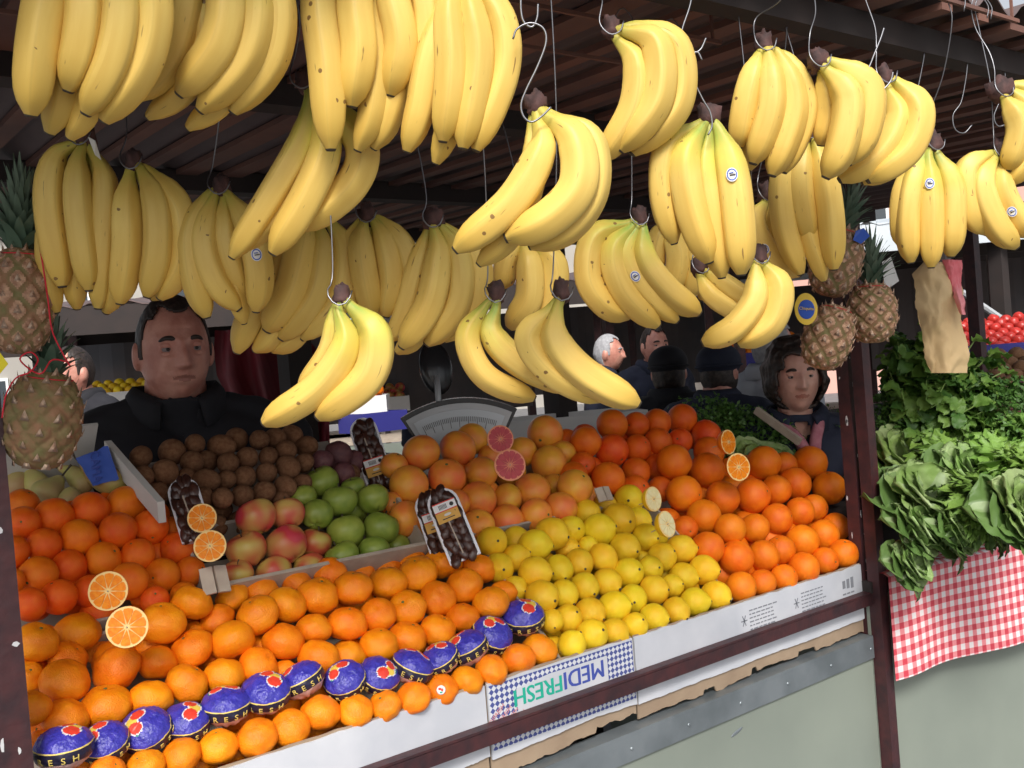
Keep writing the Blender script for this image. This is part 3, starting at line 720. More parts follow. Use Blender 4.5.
for B in BUNCH:
    nm, lab, cpx, dep, fingers = B[:5]
    if dep is None: dep = .5+.5*0+ .0195*FPX/(sum(f[1] for f in fingers[:3])/3)-.5
    crown = P(*cpx, dep)
    t = thing('banana_bunch', lab, 'bananas', crown, 'banana bunches hanging under the stall roof')
    mb = MB(); rnd = random.Random(bi); offs = rnd.uniform(0, 50)
    firsts = [P(*f[0][0], dep+f[2]) for f in fingers]
    mid = sum(firsts, V((0,0,0)))/len(firsts)
    rc = .0135*dep/1.3
    def crfn(p): return V((p.x, p.y, p.z+(.5 if p.z > .2 else 0)))*(1+.5*noise.noise(p*2.2+V((offs,0,0)))+.12*noise.noise(p*5+V((offs,0,0))))
    wid = min(max((firsts[0]-firsts[-1]).length*.45, rc*.8), rc*1.9)
    mb.ball((0,0,0), (wid, rc*1.0, rc*.9), 14, 10, rot=Matrix.Rotation(-TH, 3, 'Z'), fn=crfn)
    for f in firsts: 
        e = (f-crown)*.55; mb.tube([V((0,0,0)), e*.5, e], [rc*.55, rc*.42, rc*.36], 8)
    part('stem_crown', mb, 'crown', t, True)
    for fi, (path, rp, ex) in enumerate(fingers):
        pts3 = []
        n = len(path)
        d0 = dep
        for k, (x, y) in enumerate(path):
            u = (k+1)/n; d = dep+ex*min(1, u*1.5)*1.0-.016*sin(pi*u)+.004
            pts3.append(P(x, y, d))
        pts3 = [crown.lerp(pts3[0], .25)]+pts3
        R = rp*dep/FPX*1.04
        me, c = banana_mesh(pts3, R, crown, bi*17+fi, 'banana_g' if nm in 'nruaabbi' else 'banana')
        o = link('banana', me, t)
        for sfi, su in (B[5] if len(B) > 5 else []):
            if sfi == fi:
                i = int(su*33); p = c[i]; tt = (c[i+1]-c[i-1]).normalized()
                z = -ray(*path[0]).normalized(); z = (z-tt*z.dot(tt)).normalized(); xx = tt.cross(z)
                smb = sticker_mesh(.0088, R); Mx = Matrix((xx, tt, z)).transposed()
                for q in range(len(smb.v)): smb.v[q] = p+z*(R*1.05+.0005)+Mx @ smb.v[q]-crown
                link('sticker', smb.mesh('sticker', ['white', 'stickblue', 'darkdot']), o)
    HOOKS[nm] = (crown, lab)
    bi += 1
# wire hooks
def hook_mb(a, b, bow=.004, dbl=None):
    """S hook from the bar point b down to the crown a"""
    a, b = V(a), V(b); side = Rc
    pts = [b+side*.012+V((0,0,-.014)), b+side*.015+V((0,0,.006)), b+V((0,0,.024)), b-side*.012+V((0,0,.006)), b-side*.008+V((0,0,-.03))]
    pts += [b.lerp(a, .5)-side*bow*.5, a+V((0,0,.040))-side*.008, a+V((0,0,.006))-side*.015-Fw*.014, a+V((0,0,-.010))-side*.004-Fw*.018, a+V((0,0,-.006))+side*.009-Fw*.017, a+V((0,0,.008))+side*.015-Fw*.012]
    mb = MB(); mb.tube(smooth_path(pts, 60), .0010, 7); return mb
for nm, (c, lab) in HOOKS.items():
    if nm in ('l', 'n'): continue
    y = min(BARS, key=lambda q: abs(q-c.y)); b = V((c.x, y, ZB))
    sh = lab.split(',')[0].split(' hanging')[0]
    nl = 'wire hook carrying the '+lab.replace('banana bunch', 'bunch', 1)
    nl = {'e': 'wire hook carrying the bunch with a wide dark purple crown beside the vendor', 'm': 'wire hook carrying the black crowned bunch at upper centre', 'p': 'wire hook carrying the two curved fingers with reddish crown', 'j': 'wire hook carrying the two tiered bunch at the top edge'}.get(nm, nl)
    if len(nl.split()) > 16: nl = nl.split(',')[0]
    solo('wire_hook', hook_mb(c, b), 'wire', nl, 'hook', 'wire hooks on the bars under the roof', True, origin=b)
USED = {}
for nm, (c, lab) in HOOKS.items():
    y = min(BARS, key=lambda q: abs(q-c.y)); USED.setdefault(y, []).append(c.x)
for y, xs_ in USED.items():
    if y == .95: continue
    mb = MB(); mb.bar((min(xs_)-.12, y, ZB), (max(xs_)+.12, y, ZB), .006, .006); sp('hanging_bar', mb, 'lit_valley_strip')
    for xe in (min(xs_)-.10, max(xs_)+.10):
        mb = MB(); mb.bar((xe, y, ZB+.003), (xe, y, roofz(y)-.004), .004, .004, up=V((0,1,0))); sp('bar_hanger', mb, 'lit_valley_strip')
# visible double hooks of l and n, and the empty ones, traced at their own depth
def wire(label, pts, d, r=.0012):
    w3 = [P(x, y, d+(q[0] if q else 0)) for x, y, *q in pts]
    mb = MB(); mb.tube(smooth_path(w3, 70), r, 7); return solo('wire_hook', mb, 'wire', label, 'hook', 'wire hooks on the bars under the roof', True, origin=w3[0])
wire('large double bent wire hook carrying the big centre bunch', [(513,39),(517,29),(530,23),(543,28),(546,42),(538,65),(526,90),(521,105),(524,117),(532,122),(542,116),(551,107)], 1.10)
wire('upper wire hook linking the big centre hook to the bar', [(521,-40),(521,-10),(521,10),(524,22),(532,27),(537,18),(538,4)], 1.11)
wire('short curled wire hook above the green necked bunch', [(694,-20),(690,5),(682,30),(682,43),(690,53),(700,50),(706,38)], 1.27)
wire('long wire hook holding the green necked bunch', [(702,60),(697,52),(688,58),(690,72),(702,98),(710,112),(712,126),(708,135)], 1.25)
BD = {}
def barpt(px): # depth of the front bar at a pixel column
    for py in range(-40, 200):
        q = onY(px, py, .95)
        if q.z < ZB: return q, py, (q-CAM).dot(Fw)
for lab, x0, pts in (('empty wire hook second from the right on the front bar', 968, [(0,0),(-2,20),(-7,45),(-15,58),(-13,72),(-4,76),(4,68)]),
                     ('empty wire hook hanging left of the right edge bunch', 1004, [(0,0),(1,14),(-4,34),(-10,50),(-6,60),(3,58)]),
                     ('empty open wire hook between two curved bunches', 925, [(0,0),(-2,16),(-8,45),(-14,62),(-18,70)])):
    q, py, d = barpt(x0)
    wire(lab, [(x0-6, py+6), (x0-4, py-4), (x0+2, py-5)]+[(x0+a, py+b) for a, b in pts], d-.03)
wire('wire hook with its open end showing near the red purple crown bunch', [(884,28),(880,40),(872,60),(866,80),(880,90),(890,82),(893,72)], 1.34)
wire('wire hook joined to the long fingered bunch by the pineapples', [(808,78),(806,95),(812,115),(815,135)], 1.45)
# ------------------------------------------------------------------ fruit prototypes (unit radius)
def proto_ball(kind, seed):
    off = V((seed*13.1, seed*7.7, 0))
    mb = MB()
    if kind == 'orange':
        def fn(p):
            r = 1+.03*noise.noise(p*1.2+off); r -= .10*exp(-((1-p.z)/.012)) ; r += .015*noise.noise(p*4+off); return V((p.x*r, p.y*r, p.z*r*.985))
    elif kind == 'mandarin':
        def fn(p):
            r = 1+.085*noise.noise(p*1.6+off)+.03*noise.noise(p*5+off)+(.10*exp(-((1-p.z)/.10)) if seed % 2 else 0); a = atan2(p.y, p.x)
            r -= .13*exp(-((1-p.z)/.03)); r += .012*cos(9*a)*(1-abs(p.z)); r -= .1*exp(-((1+p.z)/.04))
            return V((p.x*r*1.04, p.y*r*1.04, p.z*r*.86))
    elif kind == 'lemon':
        def fn(p):
            r = 1+.045*noise.noise(p*1.5+off)+.012*noise.noise(p*6+off); z = p.z
            tip = .13*exp(-((1-z)/.03))+.06*exp(-((1+z)/.04))
            return V((p.x*r*.98, p.y*r*.98, z*r*1.03+tip*(1 if z > 0 else -1)))
    elif kind == 'apple':
        def fn(p):
            r = 1+.03*noise.noise(p*1.3+off); z = p.z
            r -= .30*exp(-((1-z)/.10)); r -= .14*exp(-((1+z)/.06)); w_ = 1.03+.05*z
            a = atan2(p.y, p.x)
            return V((p.x*r*w_, p.y*r*w_, z*r*.95+(.03*cos(5*a)*(1 if z < -.6 else 0))))
    elif kind == 'kiwi':
        def fn(p):
            r = 1+.018*noise.noise(p*1.4+off); return V((p.x*r*.90, p.y*r*.90, p.z*r*1.22+.05*exp(-((1-p.z)/.02))))
    elif kind == 'grapefruit':
        def fn(p):
            r = 1+.025*noise.noise(p*1.2+off); r -= .07*exp(-((1-p.z)/.02)); return V((p.x*r, p.y*r, p.z*r*.93))
    elif kind == 'plum':
        def fn(p):
            r = 1+.1*noise.noise(p*1.4+off); return p*r
    nu, nv = 32, 24
    mb.ball((0,0,0), 1, nu, nv, fn=fn)
    # stem end button / dark end
    if kind in ('orange', 'mandarin', 'grapefruit'):
        z = .90 if kind != 'mandarin' else .77
        if kind == 'grapefruit': z = .88
        mb.ball((0,0,z), (.085, .085, .035), 8, 5, mi=1)
    if kind == 'lemon': mb.ball((0,0,1.15), (.095, .095, .035), 8, 5, mi=1)
    if kind == 'kiwi': mb.ball((0,0,1.19), (.16, .16, .03), 9, 5, mi=1)
    if kind == 'apple': mb.tube([(0,0,.5),(0.02,0,.8),(.10,.02,1.02)], [.04,.03,.05], 7, mi=1)
    return mb
PROTO = {}
def get_proto(kind, mt):
    key = (kind, mt)
    if key not in PROTO:
        PROTO[key] = [proto_ball(kind, s+1).mesh(mt, [mt, 'darkdot' if kind in ('lemon', 'kiwi', 'apple') else 'stemdot']) for s in range(5)]
    return PROTO[key]

RR = random.Random(11)
def orient(kind, rnd):
    """direction of the fruit's stem axis"""
    if kind == 'lemon': v = V((.15+rnd.gauss(0, .38), -1.0+rnd.gauss(0, .2), -.05+rnd.gauss(0, .33)))
    elif kind == 'mandarin': v = V((rnd.gauss(0, .45), -.25+rnd.gauss(0, .4), 1.0))
    elif kind == 'kiwi': v = V((-.1+rnd.gauss(0, .3), -1, .1+rnd.gauss(0, .22)))
    elif kind == 'apple': v = V((rnd.gauss(0, .4), .3+rnd.gauss(0, .4), 1))
    elif kind == 'orange': v = V((.5+rnd.gauss(0, .8), -.4+rnd.gauss(0, .8), .2+rnd.gauss(0, .7)))
    else: v = V((rnd.gauss(0, 1), rnd.gauss(0, 1), rnd.gauss(0, 1)))
    if v.length < .1: v = V((0,0,1))
    q = v.normalized().to_track_quat('Z', 'Y') @ Quaternion((0,0,1), rnd.uniform(0, 6.28)); return q.to_euler()

HEAPS = []      # (name, kind, material, group, rowlabel function, rows of (px,py,r[,extra depth]), slope)
ORD = ['first', 'second', 'third', 'fourth', 'fifth', 'sixth', 'seventh', 'eighth', 'ninth', 'tenth', 'eleventh', 'twelfth', 'thirteenth', 'fourteenth', 'fifteenth', 'sixteenth', 'seventeenth']
HEAPS.append(('mandarin', 'mandarin', 'mandarin', 'loose mandarins in the front left box', 'mandarin {o} from left in the {r}', SL, [
 ('lowest row against the cardboard edge', [(108,774,18),(145,768,19),(181,757,19),(218,747,19),(257,738,19.5),(290,728,19),(321,713,19),(356,711,17),(385,706,16),(413,698,17),(441,690,16.5),(467,681,16),(492,670,16),(518,660,17.5),(540,650,17.5)]),
 ('row just above the blue wrapped ones', [(40,742,12,.02),(65.5,719.5,22),(106.5,707,24),(150.5,699,21),(187,684,21),(224.5,676,20),(258.6,667,19.5),(285,671,12,.03),(319,660,21),(350,656,16,.01),(379,645.5,19),(408,639,19),(438,631,18),(463,618,16.5),(491,603.5,18),(503,594,14,.03)]),
 ('third row up', [(30,709,19),(64,682,23.5),(117,668,23.5),(157,663,18.5,.01),(192,649,20),(232,641,21.5),(284,642,20),(314,629,17),(347.5,624,19),(378,615,17),(407,609,18.5),(438,599,17.5),(464,586,18.5),(478,569,16.5,.01)]),
 ('fourth row up', [(27,677,16,.02),(68,660,19,.03),(99,650,15,.035),(162,623,22.5),(196,618,14,.035),(217,620,16.5,.015),(258,615,21),(287,605,19),(318,596,20),(353,588,19),(388,584,18.5),(418,574,19.5),(443.5,562.5,18.5)]),
 ('topmost row of the mandarin heap', [(36,642,21),(77,633,21.5),(133,618,13,.04),(192,603,19),(232,598,16,.01),(260,592,17,.012),(297,585,16,.02),(330,573,16,.02),(412,562,15,.02)])]))
HEAPS.append(('wrapped_mandarin', 'wrap', None, 'mandarins wrapped in blue paper', 'mandarin in blue printed paper, {o} from left of the wrapped row', SL, [
 ('', [(64,750,26),(105,745,22),(146,733,23),(186,725,22),(226,708,22.5),(266,695,22.5),(302,682,21),(345,682,19.5),(379,678,19.5),(412,669,20),(440,661,18),(467,650,20),(492,637,19.5),(523,619,20)])]))
HEAPS.append(('lemon', 'lemon', 'lemon', 'lemons in the middle front box', 'lemon {o} from left in the {r}', SL, [
 ('lowest row along the cardboard edge', [(572,645,14.5),(592,635,16),(615,632,13.5),(635,626,13.5),(654,618,14.5),(676,611,14),(695,602,14.5),(716,595.5,15)]),
 ('second row up from the edge', [(552,621,12,.015),(568,619,14.5),(590,613,15.5),(614.5,607,16),(633,599,14.5),(654,590,15),(672,586,12,.02),(683,577,14.5),(704,570,15)]),
 ('third row up from the edge', [(515,589,13,.015),(542,597,17),(564,594,14.5),(585,587,14.5),(607,582.5,14.5),(628,573,15.5),(650,568.5,13),(662,557,14.5),(681,549.5,15)]),
 ('fourth row up of the lemon heap', [(499,568,15.5),(516,558,14,.02),(535,573,16.5),(559,569,14.5),(579,563,14.5),(603,558,14.5),(625,548,15.5),(646,537.5,14)]),
 ('top row of the lemon heap', [(492,542,15.5),(516,540,14,.02),(535,545,16),(552,534,17),(571,530,14.5,.015),(568,550,12.5,.03),(588,546,10,.04),(599,530,16.5),(619,520,17),(587,513,13.5,.01),(605,505,11.5,.02),(629,499.5,15),(638,520,13,.03)])]))
HEAPS.append(('orange', 'orange', 'orange', 'oranges in the front right box', 'orange {o} from left in the {r}', 1.0, [
 ('lowest row along the white box edge', [(702,590,1,9),(741,587.5,15.5),(762.5,583,13.5),(784,578,13.5),(804,568,15.5),(825,561,13.5),(843.5,554,14.5)]),
 ('second row up by the right post', [(708,548,16.5),(736,558,17.5),(763.5,556,15.5),(781,550,14.5),(802.5,541,16),(824,535,15),(836,527,14,.02)]),
 ('third row up by the right post', [(685,529,13,.02),(704,517,17.5),(730,529,15.5),(755,528,14.5),(777,519,15.5),(800,512,14.5),(814,508,13.5,.02)]),
 ('fourth row up by the right post', [(684,493.5,18),(722.5,498,17),(753,496,17.5),(776,490,15),(795,483.5,16),(829,488,16.5)]),
 ('top row by the right post', [(674,462,17.5),(707,470,17.5),(763.5,463,17),(784,465,13,.02),(810,463,17)])]))
HEAPS[-1][6][0][1].pop(0)
HEAPS.append(('blood_orange', 'orange', 'redorange', 'red oranges heaped at the back right', 'reddish orange {o} from left in the {r}', SL, [
 ('lowest row over the lemons', [(574,476,14,.02),(608,479,17),(635,490,15,.015),(661,489,13,.02),(682,512,12,.04)]),
 ('second row up over the lemons', [(583,465,13,.02),(636,472,14.5),(656,467,13,.02)]),
 ('third row up over the lemons', [(567,441,12,.03),(586,442,15.5),(612,450.5,16.5),(637,448.5,14),(658,442,14),(680,441,12.5,.01),(709,452,15.5)]),
 ('topmost row at the very back', [(612,425,15.5),(636,425,13),(657,423,14),(682,419,15),(706,435,15)])]))
HEAPS.append(('grapefruit', 'grapefruit', 'grapefruit', 'grapefruits heaped at the back centre', 'grapefruit {o} from left in the {r}', SL, [
 ('lowest row of the grapefruit heap', [(405,519,18),(456,503,14,.03),(478,526,17),(507,521,17),(536,515,17),(561,508,16.5)]),
 ('second row up of the grapefruit heap', [(391,504,12,.03),(409,485,19.5),(477.5,500.5,19.5),(507,499,15.5),(532,491,18.5),(555,485,12,.04),(575,487,18)]),
 ('third row up of the grapefruit heap', [(394,466,14,.02),(447,477,19),(481,473,17),(549,463.5,18),(563,453,13,.02)]),
 ('topmost row of the grapefruit heap', [(421,453,19),(458,449,18.5),(472,439,16,.015),(490,458,13,.03),(522,452,15,.02),(545,433.5,18)])]))
HEAPS.append(('orange', 'orange', 'leftorange', 'reddish oranges by the left post', 'small reddish orange {o} from left in the {r}', SL, [
 ('lowest row above the left mandarins', [(30,604,16.5),(59,597,17.5),(90,591,16),(145,596,14,.02),(155,600,14,.01),(184,596,14)]),
 ('second row up beside the left post', [(10,582,14,.01),(38,575.5,19),(69,567,17.5),(129,581,18.5),(162,576,17.5),(190,572,15,.01)]),
 ('third row up beside the left post', [(12,552,16.5),(44,545,17),(79,538,19),(103.5,559.5,17.5),(138,555,16.5),(177,549,17)]),
 ('fourth row up beside the left post', [(23,523,16.5),(54,517,19),(90,511,19),(118,531,18.5),(151,527,17.5),(171,530,13,.03)]),
 ('top row below the pears', [(22,506,17,.012),(72,509,13,.03),(107,504,12,.03),(125,505,18.5),(156,514,13,.02)])]))
HEAPS.append(('apple', 'apple', 'apple_red', 'red and yellow apples in the pale crate', 'red and yellow apple {o} from left in the {r}', SL, [
 ('lowest apple row', [(238,574,15,.035),(274,573,17.5,.035),(310,568,16,.035)]),
 ('middle apple row', [(246.5,549,19.5),(286,545,20.5),(315,543,16,.01)]),
 ('top apple row', [(256,517,19.5),(287,513.5,17)])]))
HEAPS.append(('apple', 'apple', 'apple_green', 'green apples in the pale crate', 'green apple {o} from left in the {r}', SL, [
 ('lowest green row', [(342,557,17,.035),(374,551,15.5,.035),(397,547,13,.035),(360,549,11,.05)]),
 ('middle green row', [(317,514.5,15.5),(346,532,18),(381,528,17.5)]),
 ('top green row', [(303,499,14,.02),(321.5,482,17),(340,501,17),(353,488,12,.03),(373,499,15.5)])]))
HEAPS.append(('kiwi', 'kiwi', 'kiwi', 'kiwis heaped in the tray before the vendor', 'brown kiwi {o} from left in the {r}', SL, [
 ('lowest kiwi row', [(158,493,12),(186,494,11,.02),(204,497,11,.01),(222.5,498,11.5),(242.5,496,12.5),(264,492,12),(280,499,9,.02),(285.5,486.5,12),(301,484,10.5,.01)]),
 ('second kiwi row', [(143,476,11.5,.01),(165,472.5,14.5),(187,478,11,.015),(207,480,12.5),(226,480,10.5),(245,477,12),(266.5,473,11.5),(288,467,12.5),(303.5,463,10.5,.01)]),
 ('third kiwi row', [(192,462,12.5),(207,461,11.5,.01),(228,463,12),(247,458,12),(268.5,456.5,10.5),(286,451,11.5),(306.5,446.5,11.5),(317,460,10,.01)]),
 ('topmost kiwi row', [(141,457,12),(172,452,14.5),(195,444,11),(221.5,446.5,13),(236.5,439,12.5),(259.5,440,11),(275,438,11,.01),(292,435.5,11.5,.01)])]))
HEAPS.append(('plum', 'plum', 'plum', 'purple onions behind the green apples', 'dark purple onion {o} from left in the {r}', SL, [
 ('small heap behind the green apples', [(322,461,11),(338,455,14),(343,474,12,.02),(355,462,12,.02),(330,472,11,.03)])]))

ITEMS = []
for (name, kind, mt, group, fmt, s, rows) in HEAPS:
    for rlab, row in rows:
        row = sorted(row, key=lambda q: q[0])
        for k, it in enumerate(row):
            px, py, r = it[:3]; ex = it[3] if len(it) > 3 else 0
            p, d = slope_pt(px, py, s); d += ex*1.2
            lab = fmt.format(o=ORD[k], r=rlab)
            ITEMS.append(dict(name=name, kind=kind, mt=mt, group=group, label=lab, px=px, py=py, rp=r, d=d, d0=d, w=1, fill=False))
# settle overlapping fruit along the slope: the lower fruit comes forward, the upper goes back
def pos(it): return P(it['px'], it['py'], it['d'])
def rad(it): return it['rp']*it['d']/FPX
for itn in range(45):
    ps = [pos(i) for i in ITEMS]; rs = [rad(i) for i in ITEMS]
    for a in range(len(ITEMS)):
        for b in range(a+1, len(ITEMS)):
            A, B_ = ITEMS[a], ITEMS[b]
            if abs(A['px']-B_['px']) > 50 or abs(A['py']-B_['py']) > 50: continue
            dv = ps[a]-ps[b]; need = (rs[a]+rs[b])*.95
            if dv.length < need:
                mv = (need-dv.length)*.35
                if abs(A['d']-B_['d']) > .006: s_ = 1 if A['d'] < B_['d'] else -1
                else: s_ = 1 if A['py'] > B_['py'] else -1
                A['d'] -= s_*mv; B_['d'] += s_*mv
    for i in ITEMS:
        q_ = .012 if i['kind'] == 'apple' else .06
        i['d'] = min(max(i['d'], i['d0']-q_), i['d0']+.06)
# a hidden lower layer that closes the gaps
HEAPGEO = [('mandarin', 'mandarin', .0355, 'loose mandarins in the front left box', 'mandarin mostly buried deep in the front left heap', (.335, 1.245), (.02, .33), None),
 ('lemon', 'lemon', .032, 'lemons in the middle front box', 'lemon mostly buried deep in the lemon heap', (1.30, 1.80), (.02, .38), None),
 ('orange', 'orange', .038, 'oranges in the front right box', 'orange mostly buried deep in the right heap', (1.86, 2.40), (.02, .42), None),
 ('orange', 'redorange', .036, 'red oranges heaped at the back right', 'reddish orange mostly buried in the back heap', (1.72, 2.2), (.43, .62), None),
 ('grapefruit', 'grapefruit', .042, 'grapefruits heaped at the back centre', 'grapefruit mostly buried deep in the grapefruit heap', (1.19, 1.68), (.39, .60), None),
 ('orange', 'leftorange', .034, 'reddish oranges by the left post', 'small reddish orange mostly buried in the left heap', (.34, .64), (.35, .53), None),
 ('apple', 'apple_green', .033, 'green apples in the pale crate', 'green apple mostly buried deep in the crate', (.92, 1.12), (.38, .49), None),
 ('apple', 'apple_red', .035, 'red and yellow apples in the pale crate', 'red and yellow apple mostly buried in the crate', (.72, .88), (.38, .46), None),
 ('kiwi', 'kiwi', .026, 'kiwis heaped in the tray before the vendor', 'brown kiwi mostly buried deep in the kiwi tray', (.64, 1.10), (.51, .68), None)]
front = [(pos(i), rad(i)) for i in ITEMS]
def visible(c, r):
    """fraction of a fruit that peeps out between the others when seen from the street"""
    hit = 0; tot = 0; R3 = basis((CAM-c).normalized())
    near = [(p, q) for p, q in front if (p-c).length < .35]
    for i in range(5):
        for k in range(8):
            a = 2*pi*k/8; rr = r*(i+.5)/5; s = c+R3 @ V((rr*cos(a), rr*sin(a), sqrt(max(r*r-rr*rr, 0))))
            d = (CAM-s).normalized(); tot += 1; ok = True
            for p, q in near:
                v = p-s; b = v.dot(d)
                if b > 0 and (v-d*b).length < q*.98: ok = False; break
            hit += ok
    return hit/tot
NF = 0
for name, mt, r, group, lab, (xa, xb), (va, vb), _ in HEAPGEO:
    k = {'lemon': 'lemon', 'orange': 'orange', 'redorange': 'orange', 'leftorange': 'orange', 'mandarin': 'mandarin', 'grapefruit': 'grapefruit', 'apple_green': 'apple', 'apple_red': 'apple', 'kiwi': 'kiwi'}[mt]
    st = r*1.9; j = 0; v = va
    while v < vb:
        x = xa+(st/2 if j % 2 else 0)
        while x < xb:
            c = S(x, v, -.05); f = visible(c, r)
            near = min(((p-c).length-q-r) for p, q in front)
            if f > .04 and near > -r*.55:
                ITEMS.append(dict(name=name, kind=k, mt=mt, group=group, label=lab, c=c, r=r, fill=True)); front.append((c, r)); NF += 1
            x += st
        v += st*.87; j += 1
print('fillers', NF, 'fruit', len(ITEMS))

# wrapped mandarin prototypes: paper with a blue cap, dark lettered band and twisted pale foot
def wrap_proto(seed, word):
    off = V((seed*3.1, 0, 0)); rnd = random.Random(seed)
    def fn(p):
        r = 1+.05*noise.noise(p*3+off)+.05*abs(noise.noise(p*6+off))+.02*noise.noise(p*14+off)
        if p.z < -.5: r += .06*sin(atan2(p.y, p.x)*11)*(-.5-p.z)*2
        return V((p.x*r*1.04, p.y*r*1.04, p.z*r*.74))
    mb = MB(); nu, nv = 72, 48; mb.ball((0,0,0), 1, nu, nv, fn=fn)
    spots = []
    a0 = rnd.uniform(0, 6.28)
    for k, (da, rr, mi, el) in enumerate(((0, .30, 3, .80), (1.9, .27, 3, .83), (.95, .25, 4, .80))):
        a = a0+da; spots.append((V((cos(a)*.42, sin(a)*.42, .9)).normalized(), rr, mi))
    for i, f in enumerate(mb.f):
        c = sum((mb.v[j] for j in f), V((0,0,0)))/len(f); u = V((c.x/1.04, c.y/1.04, c.z/.8)).normalized()
        z = u.z; mi = 0
        if z < -.33: mi = 6
        elif z < .16: mi = 1
        elif z < .22: mi = 2
        if z > .3:
            for s, rr, sm in spots:
                dd = (u-s).length
                if dd < rr: mi = sm; break
                elif dd < rr+.05: mi = 7
            if mi == 0:
                for s, rr, sm in spots:
                    q = s+V((-s.y, s.x, 0)).normalized()*.22+V((s.x, s.y, 0))*.42
                    if (u-q.normalized()).length < .13: mi = 5
        mb.m[i] = mi
    # gold letters round the band
    for rep in (0, 1):
        for k, ch in enumerate(word):
            ang = rep*pi+k*.40-.8
            def bend(q, ang=ang):
                x = q.x; a = ang+x; z = -.22+q.y; r = 1.045*sqrt(max(0, 1-(z/.8)**2))*1.03+.02+q.z
                return V((r*sin(a), -r*cos(a), z))
            text_mb(ch, .34, None, None, mi=2, thick=.012, mb=mb, bend=bend)
    return mb.mesh('wrapped_mandarin', ['wrapblue', 'wrapdark', 'gold', 'wrapred', 'wrapyellow', 'wrapgreen', 'wrappaper', 'wrapwhite'])
WR = [wrap_proto(s, 'FRESH') for s in range(5)]
cnt = 0
for it in ITEMS:
    if it['fill']: c, r = it['c'], it['r']
    else: c, r = pos(it), rad(it)
    if it['kind'] == 'wrap':
        o = link(it['name'], WR[cnt % 5]); r *= 1.0
        tocam = (CAM-c).normalized()
        up = V((tocam.x*.12+RR.gauss(0, .3), tocam.y*.2+RR.gauss(0, .25), .95)).normalized(); r *= 1.03; c = c+tocam*.012+V((0,0,.004))
        # letters (at -Y locally) turned to the street
        xx = V((0,-1,0)); fwd = (V((tocam.x, tocam.y, 0))-up*up.dot(V((tocam.x, tocam.y, 0)))).normalized()
        fwd = Quaternion(up, RR.uniform(-.5, .5)) @ fwd
        X = up.cross(-fwd)*-1; Yv = -fwd; X = Yv.cross(up)
        o.rotation_euler = Matrix((X, Yv, up)).transposed().to_euler()
    else:
        ms = get_proto(it['kind'], it['mt']); o = link(it['name'], ms[RR.randrange(5)])
        o.rotation_euler = orient(it['kind'], RR)
    o.location = c; o.scale = (r*1.02,)*3
    tag(o, it['label'], {'plum': 'onion', 'wrapped_mandarin': 'mandarin', 'blood_orange': 'orange'}.get(it['name'], it['name']), it['group'])
    if it['name'] == 'plum': o.name = 'purple_onion'
    cnt += 1
# paper sticker on one mandarin
for o in list(COL.objects):
    if o.get('label', '').startswith('mandarin eleventh from left in the lowest row'):
        z = (CAM-o.location).normalized(); R = basis(z)
        smb = MB(); smb.ball(V((0,0,0)), (.0085, .0085, .0012), 16, 6, mi=0); smb.ball((-.002,.002,.001), (.003,.0025,.001), 8, 4, mi=1); smb.ball((.002,0,.001), (.0025,.003,.001), 8, 4, mi=1); smb.ball((0,-.004,.001), (.003,.0015,.001), 8, 4, mi=2)
        me = smb.mesh('sticker', ['white', 'wrapred', 'printgreen']); s = link('sticker', me, o)
        mw = Matrix.Translation(o.location+z*o.scale.x*.99) @ R.to_4x4()
        base = Matrix.LocRotScale(o.location, o.rotation_euler, o.scale)
        s.matrix_parent_inverse = base.inverted(); s.matrix_basis = mw
        o['label'] = 'mandarin with a round fruit sticker in the lowest row by the cardboard edge'

# ------------------------------------------------------------------ cut halves on toothpicks
def half_fruit(name, label, px, py, r_px, d, skin, pulp, pith, face, squash=1.0):
    c = P(px, py, d); r = r_px*d/FPX
    t = thing(name, label, 'fruit half', c, 'cut halves shown on toothpicks'); R = basis(face)
    mb = MB()   # skin: hemisphere behind the cut
    n = 32; vs = []; fs = []
    rings = [(1, 0)]+[(cos(a), -sin(a)) for a in [radians(q) for q in (15, 30, 45, 60, 75, 88)]]
    for q, z in rings:
        for k in range(n):
            a = 2*pi*k/n; vs.append(R @ V((q*r*cos(a), q*r*sin(a), z*r*.9)))
    for j in range(len(rings)-1):
        for k in range(n): fs.append((j*n+k, (j+1)*n+k, (j+1)*n+(k+1) % n, j*n+(k+1) % n))
    mb.add(vs, fs); part('peel', mb, skin, t, True)
    mb = MB()
    vs = [R @ V((r*.995*cos(2*pi*k/n), r*.995*sin(2*pi*k/n), .0)) for k in range(n)]; mb.add(vs, [tuple(range(n))]); part('pith', mb, pith, t)
    mb = MB(); ns = 10 if pulp != 'pulp_red' else 12; gp = .035 if pulp != 'pulp_red' else .014
    for s in range(ns):
        a0 = 2*pi*s/ns+.2; gap = gp; pts = []
        for q, da in ((.13, 0), (.55, -.5+gap*1.2/.55*.5), (.80, -.5+gap), (.885, -.36), (.905, 0), (.885, .36), (.80, .5-gap), (.55, .5-gap*1.2/.55*.5)):
            a = a0+da*2*pi/ns; pts.append(R @ V((q*r*cos(a), q*r*sin(a), .0004)))
        mb.quadprism(pts, R @ V((0, 0, .0009)))
    part('pulp', mb, pulp, t)
    mb = MB(); mb.tube([R @ V((0,0,.004)), R @ V((0,-r*.3,-r*1.6))], .0011, 6); part('toothpick', mb, 'woodpale', t)
    return t
fc = (CAM-P(400, 500, 2)).normalized()
def F3(dx, dy, dz): return (fc+V((dx, dy, dz))).normalized()
half_fruit('mandarin_half', 'cut mandarin half standing higher, at left over the mandarins', 108, 591, 19.5, 1.63, 'mandarin', 'pulp_orange', 'pith', F3(0,0,.1))
